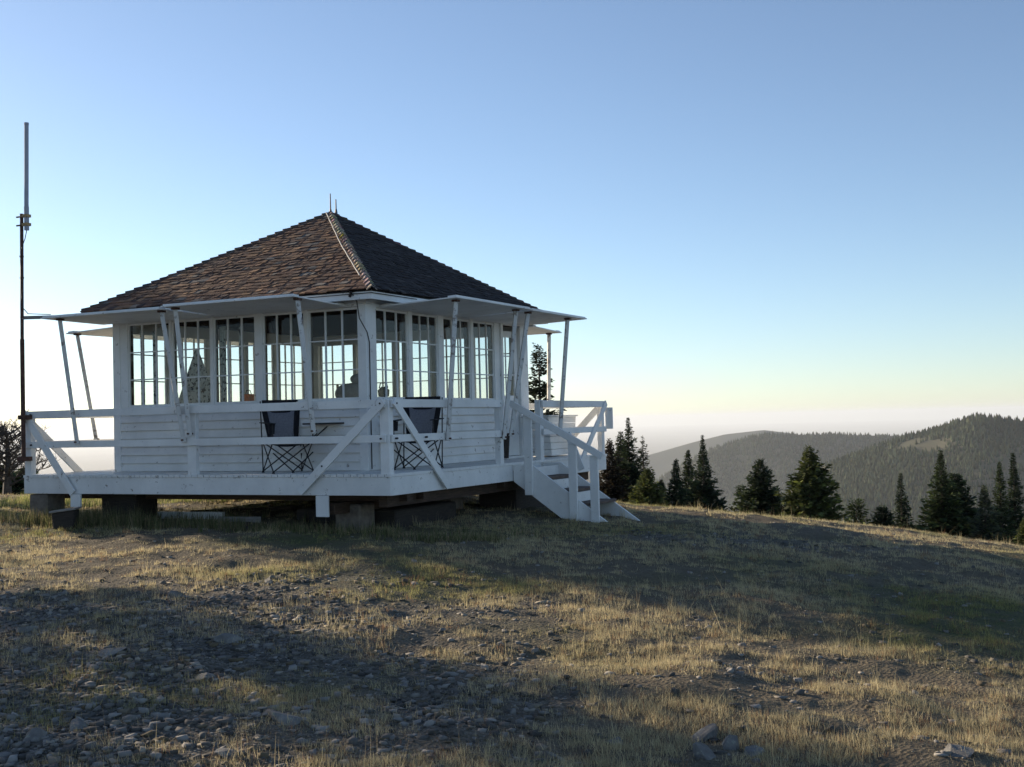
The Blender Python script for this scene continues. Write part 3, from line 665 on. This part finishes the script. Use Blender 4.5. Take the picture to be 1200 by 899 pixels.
# ------------------------------------------------------------------ inside the cabin
t_ = empty('map_table', (-1.9, 2.55, 0)); tag(t_, 'square wooden stand in the middle of the cabin under the sighting instrument', 'table')
mb = MB(); mb.box((-.38, -.38, .88), (.38, .38, .92)); mb.build('tabletop', BR, t_, .004)
for sx in (-1, 1):
    for sy in (-1, 1): mb = MB(); mb.box((sx*.34-.03, sy*.34-.03, 0), (sx*.34+.03, sy*.34+.03, .88)); mb.build('leg', BR, t_)
i_ = empty('fire_finder', (-1.9, 2.55, .92)); tag(i_, 'round brass sighting instrument seen dark against the far windows', 'instrument')
mb = MB(); mb.tube((0, 0, 0), (0, 0, .06), .12, .10, 16); mb.tube((0, 0, .06), (0, 0, .09), .27, .27, 28); mb.build('base', STEEL, i_)
mb = MB(); mb.box((-.30, -.02, .09), (.30, .02, .12)); mb.box((-.30, -.02, .12), (-.28, .02, .30)); mb.box((.28, -.05, .12), (.30, .05, .26)); mb.build('sight_arm', GOLD, i_)
bed = empty('bed', (-3.0, 4.2, 0)); tag(bed, 'low bed against the far window wall inside the cabin', 'bed')
mb = MB(); mb.box((-1.0, -.4, .30), (1.0, .4, .40)); mb.build('bed_base', BR, bed)
for sx in (-.94, .94):
    for sy in (-.34, .34): mb = MB(); mb.box((sx-.04, sy-.04, 0), (sx+.04, sy+.04, .30)); mb.build('leg', BR, bed)
def blob(name, loc, sx, sy, sz, mat, seed, parent=None, sub=3, rough=.25):
    import bmesh
    bm = bmesh.new(); bmesh.ops.create_icosphere(bm, subdivisions=sub, radius=1)
    r = np.random.default_rng(seed); K = r.normal(size=(6, 3))*1.6; ph = r.random(6)*6.28
    for v in bm.verts:
        q = np.array(v.co); n = sum(math.sin(float(K[i] @ q)+ph[i]) for i in range(6))/6; s = 1+rough*n
        v.co = Vector((q[0]*sx*s, q[1]*sy*s, q[2]*sz*s))
    me = bpy.data.meshes.new(name); bm.to_mesh(me); bm.free(); me.materials.append(mat)
    me.polygons.foreach_set('use_smooth', [True]*len(me.polygons)); o = bpy.data.objects.new(name, me); link(o, parent); o.location = loc
    return o
CLOTH = plain('grey_blanket', (.20, .21, .22), .9, .3, 6)
mb = MB(); mb.box((-.98, -.38, .401), (.98, .38, .54)); mb.build('mattress', CLOTH, bed, .04)
# cabinet with heaped bags, against the near left windows
cb = empty('cabinet', (-.75, 1.3, 0)); tag(cb, 'low wooden cabinet inside behind the window nearest the corner post', 'cabinet')
mb = MB(); mb.box((-.5, -.3, 0), (.5, .3, .86)); mb.build('body', BR, cb, .005)
for k in (0, 1): mb = MB(); mb.box((-.48+k*.49, -.318, .05), (-.02+k*.49, -.301, .82)); mb.build('door', BR, cb, .003)
tag(blob('sleeping_bag', (-1.05, 1.3, 1.02), .27, .22, .17, CLOTH, 3, rough=.2), 'lumpy grey sleeping bag heaped behind the fifth front window', 'bag')
tag(blob('pillow', (-.95, 1.3, 1.24), .16, .14, .09, CLOTH, 5, rough=.2), 'small grey pillow on top of the heaped sleeping bag', 'pillow')
lp = empty('gas_stove', (-.45, 1.25, .86)); tag(lp, 'small camp stove standing on the cabinet beside the corner post', 'stove')
mb = MB(); mb.box((-.17, -.12, .0), (.17, .12, .09)); mb.build('body', STEEL, lp, .01)
for sx in (-.08, .08): mb = MB(); mb.tube((sx, 0, .091), (sx, 0, .115), .055, n=14); mb.build('burner', BLK, lp)
kt = empty('kettle', (-.53, 1.25, .976)); tag(kt, 'dark round kettle on the camp stove', 'kettle')
mb = MB(); mb.tube((0, 0, 0), (0, 0, .09), .075, .085, 16); mb.tube((0, 0, .09), (0, 0, .14), .085, .03, 16); mb.build('body', BLK, kt)
mb = MB(); mb.path([(-.07, 0, .12), (-.05, 0, .19), (.05, 0, .19), (.07, 0, .12)], .008); mb.build('handle', BLK, kt)
# orange lantern box and plants on the sill of the third window
sh = empty('sill_shelf', (-2.4, .30, 0)); tag(sh, 'narrow shelf along the inside of the front windows', 'shelf')
mb = MB(); mb.box((-.8, -.17, .90), (.75, .17, .925)); mb.build('board', BR, sh)
for sx in (-.7, .65): mb = MB(); mb.box((sx-.02, -.15, .70), (sx+.02, .12, .899)); mb.build('bracket', BR, sh)
OR = plain('orange_plastic', (.75, .16, .03), .5); lb = empty('lantern', (-2.15, .32, .925)); tag(lb, 'small orange lantern on the shelf behind the third window', 'lantern')
mb = MB(); mb.box((-.06, -.06, 0), (.06, .06, .13)); mb.build('body', OR, lb, .01); mb = MB(); mb.path([(-.05, 0, .13), (-.03, 0, .18), (.03, 0, .18), (.05, 0, .13)], .006); mb.build('handle', BLK, lb)
LEAFG = plain('leaf_green', (.09, .14, .04), .6)
pp = empty('potted_plant', (-1.92, .32, .925)); tag(pp, 'small green potted plant on the shelf behind the third window', 'plant')
mb = MB(); mb.tube((0, 0, 0), (0, 0, .07), .035, .05, 12); mb.build('pot', RUST, pp)
mb = MB()
for k in range(46):
    a = random.uniform(0, 6.28); e = random.uniform(.1, 1.3); r0 = random.uniform(.05, .12); p = Vector((math.cos(a)*math.cos(e)*r0, math.sin(a)*math.cos(e)*r0, .08+math.sin(e)*r0)); q = p+Vector((random.uniform(-.04, .04), random.uniform(-.04, .04), random.uniform(-.01, .04)))
    mb.tube((0, 0, .07), p, .002, n=3); x_ = (q-p).cross(Vector((0, 0, 1))).normalized()*.015; mb.add([p-x_, q, p+x_, p-(q-p)*.4], [(0, 1, 2, 3)])
mb.build('foliage', LEAFG, pp)
# curtains
def curtain(x0, x1, y0_, z0, z1, label, tri=False):
    V = []; n = 24; rows = 14
    for i in range(rows+1):
        t_ = i/rows; z_ = z1+(z0-z1)*t_
        if tri: a = (x0+x1)/2-(.02+(x1-x0)/2*t_); b2 = (x0+x1)/2+(.02+(x1-x0)/2*t_)
        else: a, b2 = x0, x1
        for j in range(n+1): s = j/n; V.append((a+(b2-a)*s, y0_+.018*math.sin(s*math.pi*6)*(1 if not tri else t_), z_))
    F_ = [(i*(n+1)+j, i*(n+1)+j+1, (i+1)*(n+1)+j+1, (i+1)*(n+1)+j) for i in range(rows) for j in range(n)]
    o = np_mesh('curtain', V, F_, 4, CUR, smooth=True); md = o.modifiers.new('thick', 'SOLIDIFY'); md.thickness = .004
    tag(o, label, 'curtain', 'speckled curtains inside the front windows'); return o
curtain(-3.65, -2.85, .55, .88, 1.75, 'large speckled cloth spread like a tent behind the first two windows', True)
curtain(-3.93, -3.86, .14, .93, 2.0, 'narrow speckled curtain bunched at the left of the leftmost window')
curtain(-3.70, -3.62, .14, .93, 2.0, 'narrow speckled curtain hanging in the middle of the leftmost window')
curtain(-2.66, -2.57, .14, .93, 2.0, 'narrow speckled curtain at the right of the second window')
curtain(-2.49, -2.38, .14, .93, 2.0, 'narrow speckled curtain bunched at the left of the third window')
curtain(-2.15, -2.08, .14, .93, 2.0, 'narrow speckled curtain hanging in the middle of the third window')
curtain(-1.86, -1.79, .14, .93, 2.0, 'narrow speckled curtain at the right of the third window')

# ------------------------------------------------------------------ bits on the ground round the cabin
def gpt(px, py, h=0.0):                                        # where the photo's ray meets the ground
    r = ray(px, py); tt = np.linspace(3, 60, 1200); P = CAM[None]+r[None]*tt[:, None]; g = gz(P[:, 0], P[:, 1])+h; k = np.argmax(P[:, 2] < g)
    return P[k][0], P[k][1], float(g[k])
bx_, by_, bz_ = gpt(77, 620)
tb = empty('timber_block', (bx_, by_, bz_), .5); tag(tb, 'short dark squared timber with a pale grey top lying under the left deck corner', 'timber')
mb = MB(); mb.hexa([(-.13, -.10, -.04), (.13, -.10, -.04), (.13, .10, -.04), (-.13, .10, -.04), (-.15, -.12, .21), (.15, -.12, .25), (.15, .12, .25), (-.15, .12, .21)]); mb.build('block', DKW, tb, .015)
mb = MB(); mb.hexa([(-.17, -.14, .213), (.17, -.14, .253), (.17, .14, .253), (-.17, .14, .213), (-.17, -.14, .24), (.17, -.14, .28), (.17, .14, .28), (-.17, .14, .24)]); mb.build('top_board', GREYW, tb, .005)
def plank(a, b, w_, h_, mat, label):
    mb = MB(); za = gzf(*a)+h_/2; zb = gzf(*b)+h_/2; ctr = Vector(((a[0]+b[0])/2, (a[1]+b[1])/2, 0))
    mb.beam(Vector((a[0], a[1], za))-ctr, Vector((b[0], b[1], zb))-ctr, w_, h_); o = mb.build('plank', mat, None, .004); o.location = ctr
    tag(o, label, 'plank', 'planks lying under the deck')
plank(gpt(186, 608)[:2], gpt(262, 609)[:2], .05, .10, WPW, 'long white painted plank on edge in the grass under the deck')
plank(gpt(256, 613)[:2], gpt(306, 613)[:2], .04, .08, GREYW, 'short grey plank before the long white one under the deck')
plank(gpt(225, 602)[:2], gpt(345, 598)[:2], .10, .05, BR, 'brown weathered plank lying behind the white plank under the deck')

# ------------------------------------------------------------------ conifers
M_needle = attr_mat('needles', .8, .22); M_bark = wood('bark', (.05, .04, .032), (.12, .10, .08)); M_dead = wood('dead_wood', (.05, .042, .036), (.13, .11, .095))
def conifer(px, ytop, D, wpx, seed, label, col=(.045, .062, .025), exp=.85, dens=1.0, group='conifers along the edge of the hilltop', loc=None, H=None, rad=None, lean=0, gap=0.0, taper_top=1.0):
    rnd = random.Random(seed)
    if loc is None:
        T = at_depth(px, ytop, D); x, y = T[0], T[1]; g = gzf(x, y)-.1; H = T[2]-g; rad = wpx/2/FPX*D*1.4
    else: x, y = loc; g = gzf(x, y)-.1
    r = empty('conifer', (x, y, g)); tag(r, label, 'tree', group)
    mb = MB(); mb.tube((0, 0, 0), (lean*H*.5, 0, H*.6), .018*H+.02, .010*H, 7, False); mb.tube((lean*H*.5, 0, H*.6), (lean*H, 0, H*.99), .010*H, .004, 6)
    mb.build('trunk', M_bark, r)
    P = []; C = []; z = .05*H; 
    while z < H*.985:
        t_ = z/H; Rr_ = rad*((1-t_)**(exp+.02))*(1 if t_ > .12 else .75+2*t_) + .006*taper_top
        nb = int(rnd.randint(5, 8)*dens)+1; a0 = rnd.uniform(0, 6.28)
        for k in range(nb):
            if rnd.random() < gap: continue
            an = a0+6.28*k/nb+rnd.uniform(-.35, .35); L = Rr_*rnd.uniform(.62, 1.14)*(1.25 if rnd.random() < .08 else 1); el = -.28+.95*t_+rnd.uniform(-.14, .14)
            ca, sa = math.cos(an), math.sin(an); ns = max(4, int(L/.085)); br = rnd.uniform(.6, 1.35)
            for s_i in range(ns):
                s = (s_i+rnd.random())/ns; s = s**.8; rr_ = L*s; zz = z+rr_*math.sin(el)+.16*L*s*s
                bx, by = rr_*ca*math.cos(el)+lean*z, rr_*sa*math.cos(el)
                for q in range(4):
                    sg = rnd.uniform(-1.15, 1.15); a2 = an+sg; ln = (.035+.25*(1-.5*s)*min(1, L*1.6))*rnd.uniform(.7, 1.4); wd = ln*rnd.uniform(.17, .32); e2 = rnd.uniform(-.35, .55)
                    dx, dy, dz = math.cos(a2)*ln*math.cos(e2), math.sin(a2)*ln*math.cos(e2), math.sin(e2)*ln
                    ro = rnd.uniform(-.9, .9); wx, wy, wz = -math.sin(a2)*wd*math.cos(ro), math.cos(a2)*wd*math.cos(ro), wd*math.sin(ro)
                    jx, jy, jz = rnd.uniform(-.03, .03), rnd.uniform(-.03, .03), rnd.uniform(-.06, .05)
                    b0 = (bx+jx, by+jy, zz+jz)
                    P += [b0, (b0[0]+dx*.45+wx, b0[1]+dy*.45+wy, b0[2]+dz*.45+wz), (b0[0]+dx, b0[1]+dy, b0[2]+dz), (b0[0]+dx*.45-wx, b0[1]+dy*.45-wy, b0[2]+dz*.45-wz)]
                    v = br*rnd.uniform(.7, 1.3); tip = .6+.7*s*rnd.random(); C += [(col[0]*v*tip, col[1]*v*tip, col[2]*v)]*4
        z += max(.035, .020*H)*rnd.uniform(.75, 1.2)/max(.6, dens)
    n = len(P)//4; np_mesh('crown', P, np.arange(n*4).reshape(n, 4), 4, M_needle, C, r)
    return r
G_ = (.080, .108, .038); DG = (.062, .086, .036); YG_LIT = (.135, .155, .045)  # yellow green brightened for the lit firs, sunlight put into the colour
T_ = [
 (714, 514, 40, 54, 'slim reddish tipped fir nearest the stair foot', (.07, .055, .03), .8, 1, .1),
 (727, 503, 42, 66, 'dark fir just left of the tallest spire by the stairs', DG, .9, 1, 0),
 (736, 488, 41, 78, 'tallest narrow spired fir in the clump beside the stairs', DG, 1.15, 1, 0),
 (753, 508, 45, 60, 'sparse pale fir standing right of the tallest spire', (.075, .09, .05), 1.0, .8, .2),
 (758, 549, 38, 58, 'low yellow green fir in front of the clump beside the stairs', YG_LIT, .8, 1, 0),
 (775, 563, 40, 38, 'smallest dark fir at the right end of the clump beside the stairs', DG, .8, 1, 0),
 (792, 537, 40, 42, 'left one of the three dark firs standing close together', DG, .9, 1, 0),
 (806, 526, 42, 44, 'middle fir of the close three with a bent dead tip', DG, .9, 1, 0),
 (823, 509, 41, 72, 'right and tallest fir of the close three with wide lower limbs', DG, 1.25, 1, .05),
 (868, 568, 44, 48, 'low ragged pine leaning on the left of a broad fir', G_, .6, .8, .25),
 (891, 537, 42, 74, 'broad dark fir alone between the close three and the sunlit fir', DG, .8, 1, 0),
 (948, 522, 38, 78, 'large sunlit yellow green fir in the middle of the tree row', YG_LIT, .8, 1, 0),
 (1003, 586, 42, 44, 'small round topped pine right of the large sunlit fir', G_, .45, .8, .2),
 (1034, 594, 42, 40, 'lowest dark bushy pine in the tree row', DG, .5, 1, 0),
 (1055, 552, 43, 40, 'slim dark fir rising between two low pines and the big broad fir', DG, 1.0, 1, .05),
 (1102, 527, 38, 68, 'big fir with a tall spire and sunlit left side', G_, 1.1, 1, 0),
 (1119, 556, 39, 56, 'very broad dark rounded fir merged with the big spired fir', DG, .55, 1.1, 0),
 (1153, 568, 36, 44, 'pale sunlit small fir left of the two tall narrow firs', (.10, .12, .055), .85, .9, .1),
 (1171, 539, 38, 34, 'left one of the two tall narrow firs near the right edge', G_, .95, 1, .05),
 (1187, 529, 39, 34, 'right one of the two tall narrow firs near the right edge', DG, .9, 1, 0),
 (1202, 608, 34, 28, 'small yellow green fir cut off by the right edge of view', YG_LIT, .7, 1, 0),
 (631, 403, 29, 62, 'dark open limbed pine behind the far corner of the cabin', (.05, .062, .03), .65, .8, .30),
]
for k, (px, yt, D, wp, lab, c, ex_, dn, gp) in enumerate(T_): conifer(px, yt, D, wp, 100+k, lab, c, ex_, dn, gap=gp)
# left edge: dark low conifers behind the dead tree
conifer(12, 560, 38, 60, 201, 'dark low bushy conifer behind the dead tree at the left edge', DG, .4)
conifer(-22, 545, 36, 70, 202, 'dark conifer mostly cut off by the left edge of view', DG, .5)
conifer(34, 578, 40, 36, 203, 'lowest dark conifer beside the dead tree under the deck corner', DG, .4)
# trees to the left of the view; their long shadows cross the foreground
OFF = [(10, 1.7, 8.0, 2.3, 'tall conifer outside the left of view casting the upper foreground shadow'), (12.5, 4.0, 9.4, 2.7, 'second tall conifer outside the left of view behind the first'),
       (9.5, 6.4, 9.0, 2.8, 'third conifer outside the left of view nearest the rubble'), (14, 9.2, 10.0, 3.0, 'fourth conifer outside the left of view far beside the camera')]
OFF += [(13.5, -2.9, 9.5, 2.3, 'conifer outside the left of view whose dappled shadow falls before the deck')]
for k, (t_, off, H_, ra, lab) in enumerate(OFF):
    u = -5.5-.766*t_-.643*off; v = 13.2+.643*t_-.766*off
    conifer(0, 0, 0, 0, 300+k, lab, DG, .7, .8, gap=.22, group='conifers left of the view', loc=uv(u, v), H=H_, rad=ra)
# dead tree
r = empty('dead_tree', (0, 0, 0)); T = at_depth(7, 500, 30); r.location = (T[0], T[1], gzf(T[0], T[1])); Hd = T[2]-r.location.z
tag(r, 'bare branching dead tree against the bright sky at the left edge', 'tree')
mb = MB(); tw = MB(); rnd = random.Random(5)
def limb(p, dv, ln, rad, lev, out):
    pts = [p]; q = dv.copy()
    for i in range(4):
        q = (q+Vector((rnd.uniform(-.28, .28), rnd.uniform(-.28, .28), rnd.uniform(-.08, .22)))).normalized(); pts.append(pts[-1]+q*ln/4)
    for i in range(4): out.tube(pts[i], pts[i+1], rad*(1-i*.18), rad*(1-(i+1)*.18), 5, False)
    if lev > 0:
        for i in range(1, 5):
            for _ in range(2 if lev > 1 else 3):
                s = Vector((rnd.uniform(-1, 1), rnd.uniform(-1, 1), rnd.uniform(-.15, .8))).normalized(); limb(pts[i], (q*.5+s).normalized(), ln*rnd.uniform(.35, .6), rad*.45, lev-1, tw)
P0 = Vector((0, 0, 0))
mb.tube((0, 0, -.1), (.05, 0, Hd*.6), .11, .06, 8, False); mb.tube((.05, 0, Hd*.6), (.0, 0, Hd), .06, .015, 7)
for k in range(26):
    z = Hd*(.15+.8*k/26); a = k*2.4; limb(Vector((.04, 0, z)), Vector((math.cos(a), math.sin(a), .45)).normalized(), (.95-.45*k/26)*rnd.uniform(.7, 1.1), .028, 2, tw)
mb.build('trunk', M_dead, r); tw.build('branches', M_dead, r)

# ------------------------------------------------------------------ rocks, gravel, grass
M_rock, t, b = make_mat('grey_rock', (.25, .25, .25), .9); n = noise(t, 7, 8, .7); n2 = noise(t, 30, 5, .7)
c = ramp(t, n, [(.3, (.09, .085, .08)), (.55, (.19, .185, .175)), (.75, (.31, .30, .275))]); c = mix(t, ramp(t, n2, [(.58, G3(0)), (.68, G3(.7))]), c, (.30, .31, .24)); t.links.new(c, b.inputs['Base Color']); bump(t, b, n2, .6, .015)
def rock(px, py, sx, sy, sz, seed, label, group=None):
    x, y, z = gpt(px, py); import bmesh
    bm = bmesh.new(); bmesh.ops.create_icosphere(bm, subdivisions=3, radius=1); r = np.random.default_rng(seed)
    Pn = r.normal(size=(15, 3)); Pn /= np.linalg.norm(Pn, axis=1)[:, None]; dd_ = .38+.42*r.random(15)
    for v in bm.verts:
        q = np.array(v.co); q = q/np.linalg.norm(q)
        for nn, dd2 in zip(Pn, dd_):
            k = q @ nn
            if k > dd2: q = q-nn*(k-dd2)
        q = q*(1+.03*math.sin(9*q[0]+seed)+.03*math.sin(13*q[1])); v.co = Vector((q[0]*sx, q[1]*sy, q[2]*sz))
    me = bpy.data.meshes.new('rock'); bm.to_mesh(me); bm.free(); me.materials.append(M_rock); o = bpy.data.objects.new('rock', me); link(o)
    o.location = (x, y, z+sz*.05); o.rotation_euler = (random.uniform(-.15, .15), random.uniform(-.15, .15), random.uniform(0, 6)); tag(o, label, 'rock', group); return o
RK = [(828, 868, .13, .09, .075, 'largest pale rock of the pile at the bottom right of centre'), (856, 878, .09, .07, .07, 'pointed grey rock at the right of the bottom pile'),
 (822, 886, .08, .07, .06, 'small blue grey rock at the front of the bottom pile'), (880, 884, .10, .06, .05, 'flat grey slab right of the bottom rock pile'), (646, 890, .07, .06, .055, 'pinkish rock alone at the bottom middle edge'),
 (725, 872, .07, .05, .03, 'thin pale flat stone between the pile and the pink rock'), (128, 767, .14, .10, .04, 'flat pale slab in the rubble at the left'), (240, 797, .13, .10, .04, 'flat grey slab in the middle of the rubble'),
 (335, 845, .15, .11, .05, 'pale slab in the rubble near the bottom left'), (92, 857, .09, .07, .06, 'upright grey stone near the bottom left corner'), (40, 868, .08, .06, .05, 'pale lump of rock nearest the bottom left corner'),
 (262, 885, .12, .08, .05, 'broad grey stone at the bottom edge of the rubble'), (205, 701, .10, .08, .06, 'dark outcrop stone at the top of the rubble patch'), (518, 740, .035, .03, .03, 'tiny bright white stone at the edge of the sunlit grass'),
 (315, 684, .11, .07, .05, 'low brown stone in the sunlit grass before the cabin'), (1120, 886, .12, .10, .05, 'rounded stone near the bottom right corner'), (586, 757, .05, .04, .04, 'pale stone right of the bright white one'),
 (472, 806, .06, .05, .04, 'lone pale stone in the shade below the white one'), (30, 740, .12, .08, .05, 'flat slab at the left edge of the rubble'), (268, 752, .14, .09, .05, 'pale ledge stone above the middle slab of the rubble')]
for k, (px, py, a_, b_, c_, lab) in enumerate(RK): rock(px, py, a_, b_, c_, 500+k, lab)
# gravel: one mesh of many small angular stones
def scatter(n, vmin, vmax, seed, k=.46, pw=1.0):
    r = np.random.default_rng(seed); q = r.random(n)
    v = vmin*(vmax/vmin)**(q**pw); u = (r.random(n)*2-1)*k*(v+.8)
    return CAM[0]+RH[0]*u+FH[0]*v, CAM[1]+RH[1]*u+FH[1]*v, v, r
gx, gy, gv, r = scatter(170000, 4.6, 20, 61); mk = gravel_mask(gx, gy); keep = r.random(len(gx)) < mk**1.5*.95+.03
gx, gy, gv = gx[keep], gy[keep], gv[keep]; n = len(gx); size = .0045+.028*r.random(n)**4.5
base = np.array([[1, 0, 0], [-1, 0, 0], [0, 1, 0], [0, -1, 0], [0, 0, 1], [0, 0, -1], ], float)
cubev = np.array([[-1, -1, -1], [1, -1, -1], [1, 1, -1], [-1, 1, -1], [-1, -1, 1], [1, -1, 1], [1, 1, 1], [-1, 1, 1]], float)*.62
cf = np.array([(3, 2, 1, 0), (4, 5, 6, 7), (0, 1, 5, 4), (1, 2, 6, 5), (2, 3, 7, 6), (3, 0, 4, 7)])
V = cubev[None]*(1+r.normal(size=(n, 8, 3))*.40)*np.stack([1+r.random(n)*.6, .8+r.random(n)*.4, .3+r.random(n)*.6], -1)[:, None]*size[:, None, None]
an = r.random(n)*6.28; ca, sa = np.cos(an)[:, None], np.sin(an)[:, None]; V = np.stack([V[..., 0]*ca-V[..., 1]*sa, V[..., 0]*sa+V[..., 1]*ca, V[..., 2]], -1)
V += np.stack([gx, gy, gz(gx, gy)+size*.12], -1)[:, None]
cc = (np.array([.175, .165, .15])*(.4+1.3*r.random((n, 1))**1.8)+np.array([.05, .03, 0])*(r.random((n, 1)) < .2))
M_grav = attr_mat('gravel_stone', .9)
o = np_mesh('gravel', V.reshape(-1, 3), (np.arange(n)[:, None, None]*8+cf[None]).reshape(-1, 4), 4, M_grav, np.repeat(cc, 8, 0))
tag(o, 'loose grey gravel and rubble scattered over the bare ground', 'gravel', kind='stuff')
# grass: blades in tufts
M_grass = attr_mat('grass_blades', .8, .48)
def grass(nt_, per, vmin, vmax, seed, hgt, wid, name, label):
    x, y, v, r = scatter(nt_, vmin, vmax, seed); mk = gravel_mask(x, y); g = green_mask(x, y)
    patch = np.clip(.60+2.1*fbm(x, y, 1.4, 4, 15)+1.4*fbm(x, y, 6., 2, 16), 0, 1)
    inside = (x > -W-.2) & (x < .3) & (y > -.2) & (y < WY)
    keep = (r.random(nt_) < (1-.93*mk)*(.06+.94*patch)) & ~(inside & (r.random(nt_) < .55)); x, y, v, g, patch = x[keep], y[keep], v[keep], g[keep], patch[keep]; n0 = len(x)
    hs = hgt*(.45+.75*r.random(n0)**1.5)*(.45+.9*patch); ty = r.random(n0)
    x = np.repeat(x, per)+r.normal(size=n0*per)*.022; y = np.repeat(y, per)+r.normal(size=n0*per)*.022; n = len(x); h = np.repeat(hs, per)*(.5+.7*r.random(n))
    vv = np.repeat(v, per); an = r.random(n)*6.28; ln = r.normal(size=n)*.45+.15; la = r.random(n)*6.28; ww = wid*(.6+.8*r.random(n))*np.clip(vv/9., .8, 2.0)
    z = gz(x, y)-.004; c_, s_ = np.cos(an)*ww, np.sin(an)*ww
    tx, ty_ = x+np.cos(la)*h*ln, y+np.sin(la)*h*ln
    V = np.stack([np.stack([x-c_, y-s_, z], -1), np.stack([x+c_, y+s_, z], -1), np.stack([tx, ty_, z+h*np.sqrt(np.clip(1-ln**2*.5, .3, 1))], -1)], 1)
    gg = np.repeat(np.clip(g*1.1-.15+.35*(r.random(n0)-.5), 0, 1), per)[:, None]; rb = np.repeat(ty < .12, per)[:, None]
    st_ = np.array([.56, .48, .29]); gc = np.array([.27, .27, .10]); br_ = np.array([.28, .17, .10])
    c = (st_*(1-gg)+gc*gg)*(.55+.7*r.random((n, 1))); c = np.where(rb, br_*(.6+.6*r.random((n, 1))), c)
    o = np_mesh(name, V.reshape(-1, 3), np.arange(n*3).reshape(n, 3), 3, M_grass, np.repeat(c, 3, 0)); tag(o, label, 'grass', kind='stuff')
grass(120000, 9, 4.4, 30, 71, .045, .0015, 'grass', 'short dry straw coloured and green grass over the hilltop')
grass(1500, 12, 4.8, 28, 72, .105, .0015, 'tall_grass', 'scattered taller grass tufts and seed stalks on the hilltop')
def fringe():                                                  # rank grass round the deck foot
    r = np.random.default_rng(81); n0 = 1500; x = r.uniform(-5.5, 2.4, n0); y = np.where(r.random(n0) < .75, r.normal(-1.0, .16, n0), r.uniform(-1.1, .2, n0)); per = 12
    k = r.random(n0) < .35+.65*np.exp(-((x+4.2)/.9)**2); x, y = x[k], y[k]; n0 = len(x); hs = .10+.16*r.random(n0)*np.exp(-((x+4)/1.8)**2)+.07*r.random(n0)
    x = np.repeat(x, per)+r.normal(size=n0*per)*.03; y = np.repeat(y, per)+r.normal(size=n0*per)*.03; n = len(x); h = np.repeat(hs, per)*(.5+.7*r.random(n)); z = gz(x, y)-.004
    an = r.random(n)*6.28; w_ = .004; ln = r.normal(size=n)*.25; la = r.random(n)*6.28; c_, s_ = np.cos(an)*w_, np.sin(an)*w_
    V = np.stack([np.stack([x-c_, y-s_, z], -1), np.stack([x+c_, y+s_, z], -1), np.stack([x+np.cos(la)*h*ln, y+np.sin(la)*h*ln, z+h], -1)], 1)
    c = np.where(r.random((n, 1)) < .5, np.array([.28, .24, .13]), np.array([.13, .15, .06]))*(.5+.8*r.random((n, 1)))
    o = np_mesh('deck_side_grass', V.reshape(-1, 3), np.arange(n*3).reshape(n, 3), 3, M_grass, np.repeat(c, 3, 0)); tag(o, 'rank dim grass growing along the foot of the deck', 'grass', kind='stuff')
fringe()
def lush():                                                    # sunlit grass on the far side, seen below the deck
    r = np.random.default_rng(83); n0 = 9000; u = r.uniform(-9, -2.2, n0); v = r.uniform(20.5, 29, n0); x = CAM[0]+RH[0]*u+FH[0]*v; y = CAM[1]+RH[1]*u+FH[1]*v; per = 9
    hs = .06+.12*r.random(n0)**2; x = np.repeat(x, per)+r.normal(size=n0*per)*.04; y = np.repeat(y, per)+r.normal(size=n0*per)*.04; n = len(x); h = np.repeat(hs, per)*(.5+.7*r.random(n)); z = gz(x, y)-.004
    an = r.random(n)*6.28; ln = r.normal(size=n)*.3; la = r.random(n)*6.28; c_, s_ = np.cos(an)*.005, np.sin(an)*.005
    V = np.stack([np.stack([x-c_, y-s_, z], -1), np.stack([x+c_, y+s_, z], -1), np.stack([x+np.cos(la)*h*ln, y+np.sin(la)*h*ln, z+h], -1)], 1)
    c = np.where(r.random((n, 1)) < .35, np.array([.48, .42, .22]), np.array([.26, .30, .09]))*(.6+.7*r.random((n, 1)))
    o = np_mesh('meadow_grass', V.reshape(-1, 3), np.arange(n*3).reshape(n, 3), 3, M_grass, np.repeat(c, 3, 0)); tag(o, 'sunlit yellow green grass beyond the cabin seen under the deck', 'grass', kind='stuff')
lush()
grass(2600, 3, 4.8, 28, 77, .19, .0011, 'dry_stalks', 'sparse thin dead stalks standing over the short grass')
